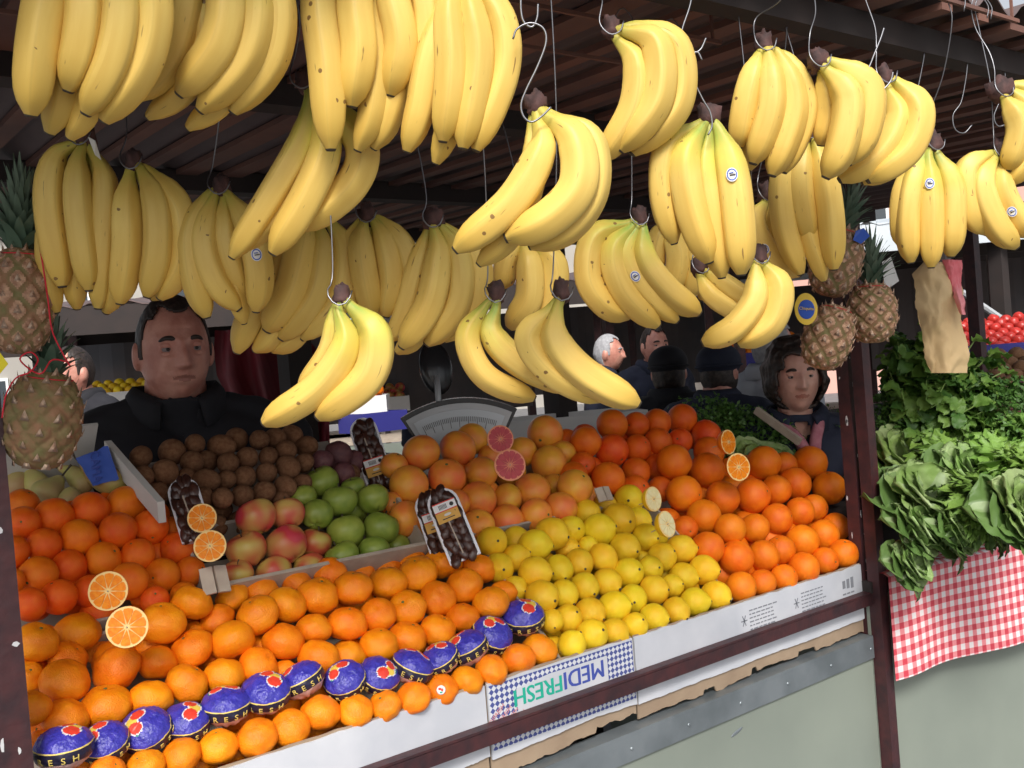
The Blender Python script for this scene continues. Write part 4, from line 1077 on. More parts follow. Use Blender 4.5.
half_fruit('mandarin_half', 'cut mandarin half standing lower, at left on the mandarins', 127, 627, 20.5, 1.56, 'mandarin', 'pulp_orange', 'pith', F3(.1,0,.15))
half_fruit('orange_half', 'small orange half standing on the tray of dark dates at left', 202, 518, 14.5, 1.85, 'orange', 'pulp_orange', 'pith', F3(0,0,.1))
half_fruit('orange_half', 'small orange half just below another, beside the red apples', 210, 546, 16, 1.78, 'orange', 'pulp_orange', 'pith', F3(.1,0,.2))
half_fruit('grapefruit_half', 'upper red grapefruit half on the grapefruit heap', 500.5, 439, 14, 2.28, 'grapefruit', 'pulp_red', 'pith_pink', F3(.25,0,0))
half_fruit('grapefruit_half', 'lower and larger red grapefruit half on the grapefruit heap', 510, 465, 16, 2.20, 'grapefruit', 'pulp_red', 'pith_pink', F3(.1,0,.1))
half_fruit('lemon_half', 'upper pale lemon half at the top of the lemon heap', 653.5, 499, 12.5, 2.30, 'lemon', 'pulp_lemon', 'pith', F3(.6,0,.0))
half_fruit('lemon_half', 'lower pale lemon half at the right side of the lemon heap', 667, 524, 13.5, 2.22, 'lemon', 'pulp_lemon', 'pith', F3(.65,0,.1))
half_fruit('orange_half', 'narrow orange half seen at a slant at the top of the right heap', 728.5, 442, 12.5, 2.58, 'orange', 'pulp_orange', 'pith', F3(.6,0,-.05))
half_fruit('orange_half', 'orange half facing the street at the top of the right heap', 738.5, 467, 14, 2.54, 'orange', 'pulp_orange', 'pith', F3(.3,0,.0))

# ------------------------------------------------------------------ date trays
def date_tray(label, top, bot, w_px, d, seed, labpos=None, tilt=.55):
    """long tray with a round upper end, leaning back on the fruit. top/bot are the pixel ends of its axis"""
    a, b = P(*bot, d), P(*top, d+.05); c = (a+b)/2; L = (b-a).length; Wd = w_px*d/FPX
    y = (b-a).normalized(); z = (CAM-c).normalized(); z = (z-y*z.dot(y)).normalized(); x = y.cross(z)
    R = Matrix((x, y, z)).transposed(); rnd = random.Random(seed)
    t = thing('date_tray', label, 'date pack', c, 'white trays of dates')
    def outline(w, l, n=10):
        pts = [V((-w, -l, 0)), V((w, -l, 0))]
        for k in range(n+1):
            an = pi*k/n; pts.append(V((w*cos(an), l-w+w*sin(an), 0)))
        return pts
    o = outline(Wd/2, L/2); i_ = outline(Wd/2*.84, L/2-Wd*.07); n = len(o)
    vs = [R @ (p+V((0,0,.006))) for p in o]+[R @ (p+V((0,0,.006))) for p in i_]+[R @ (p*.97+V((0,0,-.016))) for p in o]+[R @ (p*.96+V((0,0,-.010))) for p in i_]
    fs = []
    for k in range(n):
        k2 = (k+1) % n; fs += [(k, k2, n+k2, n+k), (2*n+k, 2*n+k2, k2, k), (n+k, n+k2, 3*n+k2, 3*n+k)]
    fs += [tuple(3*n+k for k in range(n)), tuple(2*n+n-1-k for k in range(n))]
    mb = MB().add(vs, fs); part('tray', mb, 'traywhite', t)
    mb = MB(); yy = -L/2+.012; side = 0
    while yy < L/2-.008:
        lim = Wd*.36 if yy < L/2-Wd/2 else max(0, sqrt(max(0, (Wd*.42)**2-(yy-(L/2-Wd/2))**2))-.006)
        for s in ((-1, 0, 1) if lim > .012 else (0,)):
            q = V((s*lim*.72+rnd.uniform(-.003, .003), yy+rnd.uniform(-.007, .007), .002+rnd.uniform(0, .003)))
            rt = R @ Matrix.Rotation(rnd.uniform(-.5, .5), 3, 'Z'); mb.ball(R @ q, (.0115, .020, .009), 11, 9, rot=rt @ Matrix.Rotation(rnd.uniform(-.3, .3), 3, 'X'), fn=lambda p: p*(1+.16*noise.noise(p*2+q*90)+.10*noise.noise(V((p.x*7, p.y*2, p.z*7))+q*50)))
        yy += .017
    part('dates', mb, 'date', t, True)
    mb = MB(); mb.tube([R @ V((Wd*.0, -L*.42, .013)), R @ V((-Wd*.06, L*.20, .013))], .0016, 6); part('date_fork', mb, 'woodpale', t)
    if labpos is not None:
        ly, lx = labpos; rl = Matrix.Rotation(.12, 3, 'Z')
        mb = MB(); hw = Wd*.36; mb.box(R @ V((lx, ly*L-.011, .0145)), (hw*2, .024, .0006), R, 0); mb.box(R @ V((lx, ly*L+.010, .0145)), (hw*2, .017, .0006), R, 1)
        mb.box(R @ V((lx, ly*L+.0195, .0147)), (hw*2, .0022, .0007), R, 2); mb.box(R @ V((lx, ly*L+.0008, .0147)), (hw*2, .0022, .0007), R, 2)
        for k in range(7): mb.box(R @ V((lx-hw*.5+k*.0026, ly*L+.010, .0150)), (.0013, .010, .0006), R, 3)
        mb.ball(R @ V((lx+hw*.62, ly*L+.010, .0149)), (.0045, .0045, .0008), 12, 4, mi=3, rot=R)
        mb.ball(R @ V((lx, ly*L-.008, .0149)), (.008, .003, .0006), 10, 4, mi=4, rot=R); mb.box(R @ V((lx, ly*L-.016, .0149)), (hw*1.1, .002, .0006), R, 3)
        part('label', mb, ['labelorange', 'white', 'labelred', 'black', 'offwhite'], t)
    return t
date_tray('white round ended tray of dates leaning behind the small orange halves', (180,480), (198,540), 31, 1.90, 1)
date_tray('tray of dates with orange label leaning behind the green apples', (360,419), (382,487), 28, 2.32, 2, (-.22, 0))
date_tray('rear tray of the pair of date packs between grapefruits and lemons', (425,494), (446,556), 29, 2.10, 3, (.03, 0))
date_tray('front tray of the pair of date packs between grapefruits and lemons', (438,490), (466,560), 33, 2.05, 4, (.18, 0))

# ------------------------------------------------------------------ pears
def pear(label, stem, base, R_px, d, mt, bendv=(0,0,0)):
    a, b = P(*stem, d+.02), P(*base, d); L = (b-a).length; c = b; r = R_px*d/FPX
    mid = a.lerp(b, .5)+V(bendv); pts = catmull([a, mid, b, b+(b-mid).normalized()*r*.85], 20)
    prof = []
    for k in range(20):
        u = k/19; e = .30+.70*(.5-.5*cos(pi*min(1, u/.68))); tail = sqrt(max(0, 1-((u-.72)/.285)**2)) if u > .72 else 1; head = sqrt(min(1, u/.09+.05)); prof.append(max(r*e*tail*head, .0015))
    mb = MB(); mb.tube(pts, prof, 20); o = solo('pear', mb, mt, label, 'pear', 'pears in the left crate', True, origin=b)
    mb = MB(); dv = (a-mid).normalized(); mb.tube([a-dv*.002-b, a+dv*.014-b, a+dv*.024+V((.003,0,.003))-b], [.0022, .0018, .0026], 6); part('stem', mb, 'hub', o)
pear('green pear standing upright against the left post', (14,460), (17,486), 13, 2.0, 'pear')
pear('dull pear partly under the hanging pineapple', (25,466), (38,486), 12, 2.0, 'pear')
pear('round bottomed yellow green pear lying with its base to the street', (62,476), (50,491), 17, 1.95, 'pear')
pear('long pear lying slantwise with a green yellow skin', (58,468), (84,484), 11, 2.0, 'pear', (0,0,.008))
pear('curved reddish pear nearest to the white divider board', (80,462), (116,483), 14, 1.98, 'pear_blush', (0,0,-.008))
pear('pale pear showing only its top over the oranges', (88,508), (70,500), 13, 1.93, 'pear')
# blue plastic liner with writing
mb = MB(); n = 8; q0, q1, q2, q3 = P(76,458,1.99), P(108,446,1.99), P(119,479,1.95), P(93,486,1.95)
vs = []; 
for j in range(n+1):
    for i in range(n+1):
        u, v_ = i/n, j/n; p = (q0*(1-u)+q1*u)*(1-v_)+(q3*(1-u)+q2*u)*v_
        p = p+V((0,0,.006))*noise.noise(V((u*4, v_*4, 2))); vs.append(p)
for p in list(vs): vs.append(p+V((0, .0015, 0)))
N2 = (n+1)**2; fs = [(j*(n+1)+i, j*(n+1)+i+1, (j+1)*(n+1)+i+1, (j+1)*(n+1)+i) for j in range(n) for i in range(n)]; fs += [tuple(N2+k for k in f[::-1]) for f in fs]
mb.add(vs, fs); ln = solo('plastic_liner', mb, 'bluefilm', 'crumpled blue plastic liner with writing beside the pears', 'liner', smooth=True, origin=q0)
yv = (q0+q1-q2-q3).normalized(); xv = (q1-q0).normalized(); zv = xv.cross(yv).normalized(); yv = zv.cross(xv)
tm = text_mb('CAMA', .026, Matrix((yv*-1, xv, zv)).transposed(), (q0+q1+q2+q3)/4+zv*.006+xv*-.012); part('lettering', tm, 'printblue', ln, off=q0)

# ------------------------------------------------------------------ weighing scale
c = P(462, 452, 2.58); t = thing('weighing_scale', 'grey fan dial market scale behind the grapefruits', 'scale', c+V((0,0,-.2)))
sc0 = t.location.copy(); R = basis((CAM-c).normalized()-V((0,0,.1)))
def fan(r0, r1, a0, a1, n, z):
    pts = [V((r1*sin(a0+(a1-a0)*k/n), r1*cos(a0+(a1-a0)*k/n), z)) for k in range(n+1)]+[V((r0*sin(a1-(a1-a0)*k/n), r0*cos(a1-(a1-a0)*k/n), z)) for k in range(n+1)]
    return pts
oc = c+V((0,0,-.165))
mb = MB(); mb.quadprism([oc+R @ p for p in fan(.02, .305, -.52, .52, 20, -.05)], R @ V((0,0,.05))); part('housing', mb, 'blackgloss', t, off=sc0)
mb = MB(); mb.quadprism([oc+R @ p for p in fan(.03, .292, -.49, .49, 20, .0)], R @ V((0,0,.004))); part('frame', mb, 'steel', t, off=sc0)
mb = MB(); mb.quadprism([oc+R @ p for p in fan(.05, .276, -.44, .44, 20, .0045)], R @ V((0,0,.002))); dl = part('dial', mb, 'dial', t, off=sc0)
mb = MB()
for k in range(41):
    a = -.38+.76*k/40; r0 = .245 if k % 5 else .23; mb.bar(oc+R @ V((r0*sin(a), r0*cos(a), .0075)), oc+R @ V((.258*sin(a), .258*cos(a), .0075)), .0012, .0006, up=R @ V((0,0,1)))
mb.bar(oc+R @ V((0,.06,.009)), oc+R @ V((.03,.23,.009)), .002, .0008, up=R @ V((0,0,1))); part('needle', mb, 'black', t, off=sc0)
mb = MB(); mb.box(oc+V((0,.12,-.02)), (.3, .22, .12)); part('base', mb, 'blackgloss', t, off=sc0)
top = P(436, 368, 2.68); mb = MB(); mb.tube([oc+R @ V((-.05,.29,-.03)), top], .008, 8); part('pan_arm', mb, 'steel', t, True, sc0)
mb = MB(); Rp = basis((CAM-top).normalized()+V((.4,0,.2))); mb.ball(top, (.048, .075, .02), 24, 12, rot=Rp); part('pan', mb, 'blackgloss', t, True, sc0)

# ------------------------------------------------------------------ pineapples
def pineapple(label, px, py, w_px, h_px, d, crown_px=None, tilt=0, upside=False, seed=0, leaves=60, leaf=.09, greenish=False):
    c = P(px, py, d); a, b = w_px/2*d/FPX, h_px/2*d/FPX
    t = thing('pineapple', label, 'pineapple', c, 'pineapples tied up with red string')
    ax = (Uc*-1 if upside else Uc*1); ax = (ax+Rc*tilt).normalized(); R = Matrix((Rc-ax*Rc.dot(ax), ax.cross(Rc)*-1, ax)).transposed()
    Rn = basis((0,1,0)); x = (Rc-ax*Rc.dot(ax)).normalized(); y = ax.cross(x); R = Matrix((x, y, ax)).transposed()
    NU, NV = 120, 90; vs = []; ms = []; e8 = 8; tall = 10.5
    mb = MB(); hts = []
    for j in range(NV+1):
        v = j/NV; ph = pi*v; zz = cos(ph); prof = sin(ph)**.62
        for i in range(NU):
            u = i/NU; s1 = (u*e8+v*tall*.5); s2 = (u*e8-v*tall*.5)
            f1 = abs(s1-floor(s1+.5))*2; f2 = abs(s2-floor(s2+.5))*2     # 0 at groove, 1 at the eye centre
            h = min(1, 2.2*f1)*min(1, 2.2*f2); cc = f1*f2
            edge = sin(ph)
            r = a*prof*(.90+.085*h**.7*edge+.055*max(0, (cc-.55))*2.2*edge)+.0012*noise.noise(V((u*60, v*60, seed)))
            vs.append(R @ V((r*cos(2*pi*u), r*sin(2*pi*u), b*zz))); hts.append((h, cc))
    fs = []; mi = []
    for j in range(NV):
        for i in range(NU):
            i2 = (i+1) % NU; f = (j*NU+i, (j+1)*NU+i, (j+1)*NU+i2, j*NU+i2)
            h = sum(hts[q][0] for q in f)/4; cc = sum(hts[q][1] for q in f)/4
            mb.add([], [], 0); fs.append(f); mi.append(2 if cc > .72 else (0 if h > .6 else 1))
    o0 = len(mb.v); mb.v += vs; mb.f += [list(f) for f in fs]; mb.m += mi; mb.uv += [None]*len(fs)
    # spiky bract tips
    rnd = random.Random(seed)
    for k in range(-12, 22):
        for l in range(-22, 12):
            u = (k+l+1)/(2*e8); v = (k-l)/tall
            if not (.06 < v < .95) or not (0 <= u < 1): continue
            ph = pi*v; r = a*sin(ph)**.62*1.02; p = V((r*cos(2*pi*u), r*sin(2*pi*u), b*cos(ph))); n_ = V((cos(2*pi*u), sin(2*pi*u), 0)); tg = V((-n_.y, n_.x, 0))
            sz = a*.23*rnd.uniform(.7, 1.2)
            mb.add([R @ (p+tg*sz*.5-V((0,0,sz*.3))), R @ (p-tg*sz*.5-V((0,0,sz*.3))), R @ (p+n_*sz*.22+V((0,0,sz*.8))), R @ (p-n_*sz*.15-V((0,0,sz*.2)))], [(0,1,2),(1,3,2),(3,0,2),(0,3,1)], 2)
    part('body', mb, ['pine_green' if greenish else 'pine_eye', 'pine_green', 'pine_tip'], t, True)
    if leaves:
        mb = MB(); top = V((0,0,b*.94))
        for k in range(leaves):
            q = k/leaves; an = k*2.39996; out = (1-q)*1.15+.15; L = leaf*(.55+.6*q)*rnd.uniform(.85, 1.15); base = top+V((cos(an), sin(an), 0))*.014*(1-q)+V((0,0,leaf*.55*q))
            pts = []; w0 = .0095*(1.1-.4*q)
            for s in range(6):
                u = s/5; rad_ = out*L*(u**1.3)*.75; hz = L*u*(1-.28*out*u)
                pc = base+V((cos(an)*rad_, sin(an)*rad_, hz)); wd = w0*(1-u)**.7*(1.0 if u > 0 else .8)+.0004
                tg = V((-sin(an), cos(an), 0)); pts.append((pc-tg*wd, pc+tg*wd, pc+V((cos(an), sin(an), 0))*(-wd*.5)+V((0,0,-.0015))))
            vv = []
            for l_, r_, m_ in pts: vv += [R @ l_, R @ m_, R @ r_]
            ff = []
            for s in range(5):
                o_ = s*3; ff += [(o_, o_+1, o_+4, o_+3), (o_+1, o_+2, o_+5, o_+4)]
            mb.add(vv, ff)
        part('leaf_crown', mb, 'pine_leaf', t, True)
    # red string round the neck
    mb = MB(); rr = a*.62; loop = [R @ V((rr*cos(q*2*pi/24), rr*sin(q*2*pi/24), b*.86)) for q in range(25)]; mb.tube(loop, .0010, 6)
    part('string', mb, 'redstring', t, True)
    return t
pineapple('pineapple with grey green leaves hanging at the left edge, the upper one', 20, 301, 66, 106, 1.38, seed=1, leaf=.078, leaves=100)
pineapple('greenish pineapple hanging lowest at the left, its leaves tied up behind', 43, 420, 75, 98, 1.42, seed=2, leaf=.06, leaves=34, tilt=.12, greenish=True)
pineapple('pineapple high on the right post partly behind bananas', 836, 262, 52, 70, 2.36, seed=3, leaf=.085, leaves=70, tilt=.25)
pineapple('pineapple with dark spiky leaves on the outer side of the right post', 872, 313, 50, 60, 2.40, seed=4, leaf=.09, leaves=70, tilt=-.02)
pineapple('lowest right pineapple carrying a round yellow sticker', 828, 337, 50, 66, 2.33, seed=5, leaves=0, tilt=.3)
# strings tying the left pineapples
def ribbon(label, pts, r=.0011, mt='redstring', cat='string', name='red_string'):
    w3 = [P(*q) for q in pts]; mb = MB(); mb.tube(smooth_path(w3, 50), r, 6); return solo(name, mb, mt, label, cat, smooth=True, origin=w3[0])
ribbon('red string knotted between the two left pineapples', [(2,418,1.34),(6,395,1.34),(16,378,1.33),(30,372,1.33),(38,360,1.35),(30,352,1.36),(20,360,1.35),(40,374,1.34),(52,360,1.36),(68,362,1.38)])
ribbon('red string loop running down from the upper left pineapple', [(35,222,1.38),(42,260,1.345),(48,300,1.36),(52,330,1.37),(62,352,1.38),(70,366,1.38)])
# tags
def plate(name, label, cat, corners, th, mt, group=None):
    w3 = [P(*q) for q in corners]; n = (w3[1]-w3[0]).cross(w3[2]-w3[0]).normalized(); mb = MB(); mb.quadprism(w3, n*th); return solo(name, mb, mt, label, cat, group, origin=w3[0]), w3, n
plate('price_tag', 'bright yellow paper tag at the left edge between the pineapples', 'tag', [(-14,352,1.30),(-2,350,1.30),(8,364,1.30),(-4,378,1.31),(-14,378,1.31)], .0008, 'yellowtag')
plate('hang_tag', 'small blue paper tag behind the upper right pineapple', 'tag', [(856,231,2.30),(864,228,2.30),(870,236,2.31),(861,244,2.31),(853,240,2.30)], .0008, 'stickblue')
c = P(806, 309, 2.24); t = thing('round_sticker', 'oval yellow label with a blue centre on the lowest right pineapple', 'sticker', c); R = basis((CAM-c).normalized()+Rc*-.15)
mb = MB(); mb.ball((0,0,0), (.025, .036, .0015), 28, 6, rot=R); part('card', mb, 'stickyellow', t)
mb = MB(); mb.ball(R @ V((0.001,-.001,.0015)), (.018, .022, .0012), 28, 6, rot=R); part('blue_oval', mb, 'stickblue', t)
part('lettering', text_mb('Chiquita', .0095, R @ Matrix.Rotation(-.15, 3, 'Z'), R @ V((.001,-.002,.0032))), 'stickyellow', t)
plate('paper_sheet', 'blank white paper hanging beside the outer right pineapple', 'paper', [(882,262,2.75),(891,257,2.75),(899,281,2.76),(885,291,2.76)], .0008, 'white')
plate('paper_note', 'white scrap of paper stuck on the upper left banana crown', 'paper', [(88,137,1.30),(95,141,1.30),(101,160,1.32),(95,155,1.31)], .0008, 'offwhite')
# plastic bag hung on the post behind the paper bag: paper bag
def bag(name, label, outline, d, th, mt, cat, seed):
    front_, back_ = [], []; c0 = P(sum(p[0]+p[1] for p in outline)/len(outline)/2, sum(p[2] for p in outline)/len(outline), d)
    # grid between left and right outline halves: outline given as rows (xl, xr, y)
    mb = MB(); rows = []; nx = 22; vs = []
    for q in range(len(outline)-1):
        for s5 in range(5):
            rows.append(tuple(outline[q][w_]+(outline[q+1][w_]-outline[q][w_])*s5/5 for w_ in range(3)))
    rows.append(outline[-1])
    for side in (1, -1):
        for (xl, xr, y) in rows:
            for i in range(nx):
                u = i/(nx-1); bul = sin(pi*u)*th*side; x = xl+(xr-xl)*u
                p = P(x, y, d-bul); p = p-Fw*(.025*noise.noise(V((x*.06, y*.03, seed)))+.016*abs(noise.noise(V((x*.10+y*.05, y*.045-x*.03, seed+4))))+.006*noise.noise(V((x*.4, y*.3, seed))))+Rc*.004*noise.noise(V((y*.07, seed, side))); vs.append(p)
    nr = len(rows); fs = []
    for s in (0, 1):
        o = s*nr*nx
        for j in range(nr-1):
            for i in range(nx-1): fs.append((o+j*nx+i, o+j*nx+i+1, o+(j+1)*nx+i+1, o+(j+1)*nx+i))
    mb.add(vs, fs)
    return solo(name, mb, mt, label, cat, smooth=True, origin=c0)
# ------------------------------------------------------------------ paper bag and pink bag
bag('paper_bag', 'crumpled brown paper bag hanging under the bananas at the right', [(922,946,262),(913,957,274),(916,961,290),(915,962,305),(918,962,320),(921,965,340),(923,967,358),(929,968,373)], 2.75, .035, 'paperbag', 'bag', 1)
bag('plastic_bag', 'pink and red plastic bag hanging beside the paper bag', [(942,962,260),(945,963,268),(948,963,280),(951,962,292),(956,963,305),(959,963,315)], 2.72, .012, 'pinkbag', 'bag', 2)
# red sheet behind the vendor
mb = MB(); rows = [(214,300,330),(212,318,350),(214,330,375),(226,332,400),(240,330,425),(250,330,455)]; nx = 26; vs = []
for side in (0, 1):
    for (xl, xr, y) in rows:
        for i in range(nx):
            u = i/(nx-1); p = P(xl+(xr-xl)*u, y, 3.05)+Fw*(.03*sin(u*22+y*.02)+.02*sin(u*9)+side*.004); vs.append(p)
nr = len(rows); fs = []
for s in (0, 1):
    o = s*nr*nx
    for j in range(nr-1):
        for i in range(nx-1): fs.append((o+j*nx+i, o+j*nx+i+1, o+(j+1)*nx+i+1, o+(j+1)*nx+i))
mb.add(vs, fs); solo('hanging_sheet', mb, 'crimson', 'dark crimson plastic sheet hanging behind the vendor\'s shoulder', 'sheet', smooth=True, origin=P(270,360,3.05))

# ------------------------------------------------------------------ people
def gauss(x, s): return exp(-(x/s)**2)
def head_fn(woman=False, jowl=1.0):
    def fn(p):       # unit sphere -> head, face towards -Y, metres
        X = (.077 if woman else .0765)*p.x; Y = .097*p.y; Z = .120*p.z
        low = max(0, -p.z)
        k = 1-(.20 if woman else .08)*low**1.6-(.06 if woman else .12)*low**4; X *= k
        if p.y > 0: Y *= 1-.35*low**1.2
        if p.z > 0: X *= 1+.03*p.z
        f = max(0, -p.y)**.7          # frontness
        ax = abs(X)
        if p.y < 0:
            Y += .010*(1-abs(p.x))*low*.5
            Y -= .006*gauss(Z-.030, .009)*gauss(ax-.026, .022)*f         # brows
            Y += .014*gauss(Z-.010, .012)*gauss(ax-.031, .013)*f          # sockets
            # nose
            nz = 0
            if -.040 < Z < .030:
                u = (.030-Z)/.070; nz = (.005+.025*u**1.2)*(1 if u < .86 else max(0, (1-u)/.14))
            wn = .0065+.006*max(0, min(1, (.022-Z)/.06))
            Y -= nz*gauss(X, wn*1.15)*f
            Y -= .007*gauss(Z+.028, .008)*gauss(ax-.012, .006)*f          # nostril wings
            Y -= .006*gauss(Z+.050, .006)*gauss(X, .020)*f                # upper lip
            Y -= .006*gauss(Z+.064, .007)*gauss(X, .018)*f                # lower lip
            Y += .006*gauss(Z+.057, .0028)*gauss(X, .023)*f               # mouth line
            Y += .003*gauss(Z+.074, .006)*gauss(X, .02)*f
            Y -= .008*gauss(Z+.095, .014)*gauss(X, .020)*f                # chin
            Y -= .005*gauss(Z+.018, .018)*gauss(ax-.045, .016)*f          # cheeks
            if not woman:
                Y += .0045*gauss((Z+.045)+(ax-.034)*1.2, .005)*gauss(ax-.034, .012)*f; Y -= .004*gauss(Z+.012, .005)*gauss(ax-.03, .012)*f; Y += .003*gauss(Z+.006-.0, .004)*gauss(ax-.03, .012)*f; Y += .0022*gauss(Z-.052, .003)*gauss(X, .04)*f; Y += .0022*gauss(Z-.064, .003)*gauss(X, .04)*f; Y -= .006*gauss(Z+.112, .010)*gauss(X, .035)*f; Y -= .006*gauss(Z+.060, .020)*gauss(ax-.052, .016)*f   # folds beside the mouth
        return V((X, Y, Z))
    return fn
def person(label, loc, yaw, height=1.75, skin='skin_man', hair='hairdark', coat='coatblack', hairstyle='short', woman=False, detail=.009, headpitch=0, lean=0, legs=True, scarf=None, arms='down', stout=1.0, headyaw=0, hat=None):
    """loc on the ground; yaw 0 faces -Y. One continuous body mesh, clothes and hair as children"""
    k = height/1.75; t = thing('person', label, 'person', loc); Rz = Matrix.Rotation(yaw, 3, 'Z'); t.rotation_euler = (0, 0, yaw)
    s = stout
    HZ = 1.625 if woman else 1.605; hc = V((0, -.035, HZ))*k; HR = Matrix.Rotation(headyaw, 3, 'Z') @ Matrix.Rotation(headpitch, 3, 'X')
    sh = .195*s*(0.9 if woman else 1)*k
    J = dict(neck=V((0,.0,1.50))*k, chest=V((0,.01,1.30))*k, waist=V((0,0,1.05))*k, hip=V((0,0,.93))*k)
    def limbs(mb, g=0, hands=True):
        # torso built of overlapping capsules
        capsule(mb, V((0,.015*k,1.44*k)), V((0,-.012*k,1.54*k)), .062*k*s+g, .058*k*s+g*.6)
        for sx in (-1, 1):
            capsule(mb, V((sx*.05*k,.02*k,1.43*k)), V((sx*sh*.86,.01*k,1.40*k)), .070*k+g, .066*k+g)
            capsule(mb, V((sx*.085*s*k,0,1.33*k)), V((sx*.075*s*k,0,1.02*k)), (.110*s)*k+g, (.105*s)*k+g)
            capsule(mb, V((sx*.075*s*k,.01*k,1.02*k)), V((sx*.085*s*k,.01*k,.90*k)), (.105*s)*k+g, .11*k+g)
            S0 = V((sx*sh, .01*k, 1.39*k))
            if arms == 'down': E0 = V((sx*(sh+.055*k), .03*k, 1.10*k)); W0 = V((sx*(sh+.03*k), -.10*k, .87*k))
            elif arms == 'fold': E0 = V((sx*(sh+.06*k), -.02*k, 1.12*k)); W0 = V((sx*.05*k, -.23*k, 1.10*k+sx*.02))
            else: E0 = V((sx*(sh+.06*k), .0, 1.12*k)); W0 = V((sx*(sh-.03*k), -.26*k, 1.02*k))
            capsule(mb, S0, E0, .056*k+g, .045*k+g); capsule(mb, E0, W0, .043*k+g, .030*k+g)
            if hands:
                d = (W0-E0).normalized(); side = V((0,-1,0)) if arms == 'down' else V((0,0,-1)); side = (side-d*side.dot(d)).normalized(); nrm = d.cross(side)
                pc = W0+d*.045*k
                for q in (-1.5, -.5, .5, 1.5):
                    b0 = W0+side*q*.010*k; kn = W0+d*.085*k+side*q*.019*k
                    capsule(mb, b0, kn, .016*k, .011*k, 8)
                    L = (.075, .08, .072, .058)[int(q+1.5)]*k
                    mid = kn+d*L*.5+nrm*sx*.008*k; tip = mid+(d*.8+nrm*sx*.5).normalized()*L*.5
                    capsule(mb, kn, mid, .0095*k, .0085*k, 8); capsule(mb, mid, tip, .0085*k, .007*k, 8)
                tb = W0+side*.022*k+d*.02*k; tm_ = tb+(side*.6+d*.7).normalized()*.045*k; capsule(mb, tb, tm_, .013*k, .011*k, 8); capsule(mb, tm_, tm_+(side*.15+d).normalized()*.032*k, .010*k, .008*k, 8)
            if legs:
                H = V((sx*.09*k, .01*k, .90*k)); K = V((sx*.095*k, -.01*k, .49*k)); A = V((sx*.10*k, .02*k, .09*k))
                capsule(mb, H, K, .088*k+g, .058*k+g); capsule(mb, K, A, .054*k+g, .038*k+g)
                capsule(mb, A+V((0,.01,-.035))*k, A+V((0,-.15,-.05))*k, .036*k, .03*k)
    mb = MB(); limbs(mb)
    hf = head_fn(woman); hv = MB(); hv.ball((0,0,0), 1, 80, 70, fn=lambda p: hf(p))
    for sx in (-1, 1): hv.ball((sx*.079, .008, -.005), (.011, .020, .033), 12, 9, rot=Matrix.Rotation(sx*.35, 3, 'Z'))
    for p in hv.v: p[:] = hc+HR @ (p*k)
    mb.add(hv.v, hv.f)
    me = remeshed(mb, detail, [skin, 'lip'], 'body', 1)
    Ri = HR.transposed()
    for pg in me.polygons:
        q = Ri @ (pg.center-hc)/k
        if q.y < -.07 and abs(q.z+.057) < .008-abs(q.x)*.22 and abs(q.x) < .024: pg.material_index = 1
    body = link('body', me, t)
    # eyes with lids, brows
    for sx in (-1, 1):
        eb = MB(); ec = V((sx*.031, -.0725 if not woman else -.0715, .008)); eb.ball((0,0,0), .0122, 16, 12)
        for p in eb.v: p[:] = hc+HR @ ((p+ec)*k)
        eb.ball(hc+HR @ ((ec+V((0,-.0072,0)))*k), (.0063*k, .0058*k, .0058*k), 10, 8, mi=1)
        link('eye', eb.mesh('eye', ['eyewhite', 'iris']), t)
        lb = MB()
        def lid(p, up):
            return V((p.x, p.y, p.z))
        lb.ball((0,0,0), (.0165, .0150, .0100), 14, 8)
        for p in lb.v: p[:] = hc+HR @ ((p+ec+V((0,.0008,.0092)))*k)
        l2 = MB(); l2.ball((0,0,0), (.0160, .0146, .0090), 14, 8)
        for p in l2.v: p[:] = hc+HR @ ((p+ec+V((0,.001,-.0105)))*k)
        lb.add(l2.v, l2.f); link('eyelid', lb.mesh('eyelid', [skin]), t)
        bb = MB(); bp_ = [V((sx*x, y, z)) for x, y, z in ((.014,-.0915,.0275),(.024,-.0905,.0315),(.036,-.085,.0315),(.047,-.075,.026))]
        bb.tube([hc+HR @ (q*k) for q in catmull(bp_, 8)], [.0035*k,.0052*k,.0058*k,.0055*k,.005*k,.0045*k,.0036*k,.002*k], 7); link('eyebrow', bb.mesh('eyebrow', [hair if hair != 'hairgrey' else 'hairgrey']), t)
    # hair: a shell over the skull with a hairline, or a fuller cut
    hb = MB(); rnd = random.Random(int(height*1000))
    nu, nv = 120, 90; off = V((rnd.uniform(0, 9), 0, 0)); vs = []; keep = []
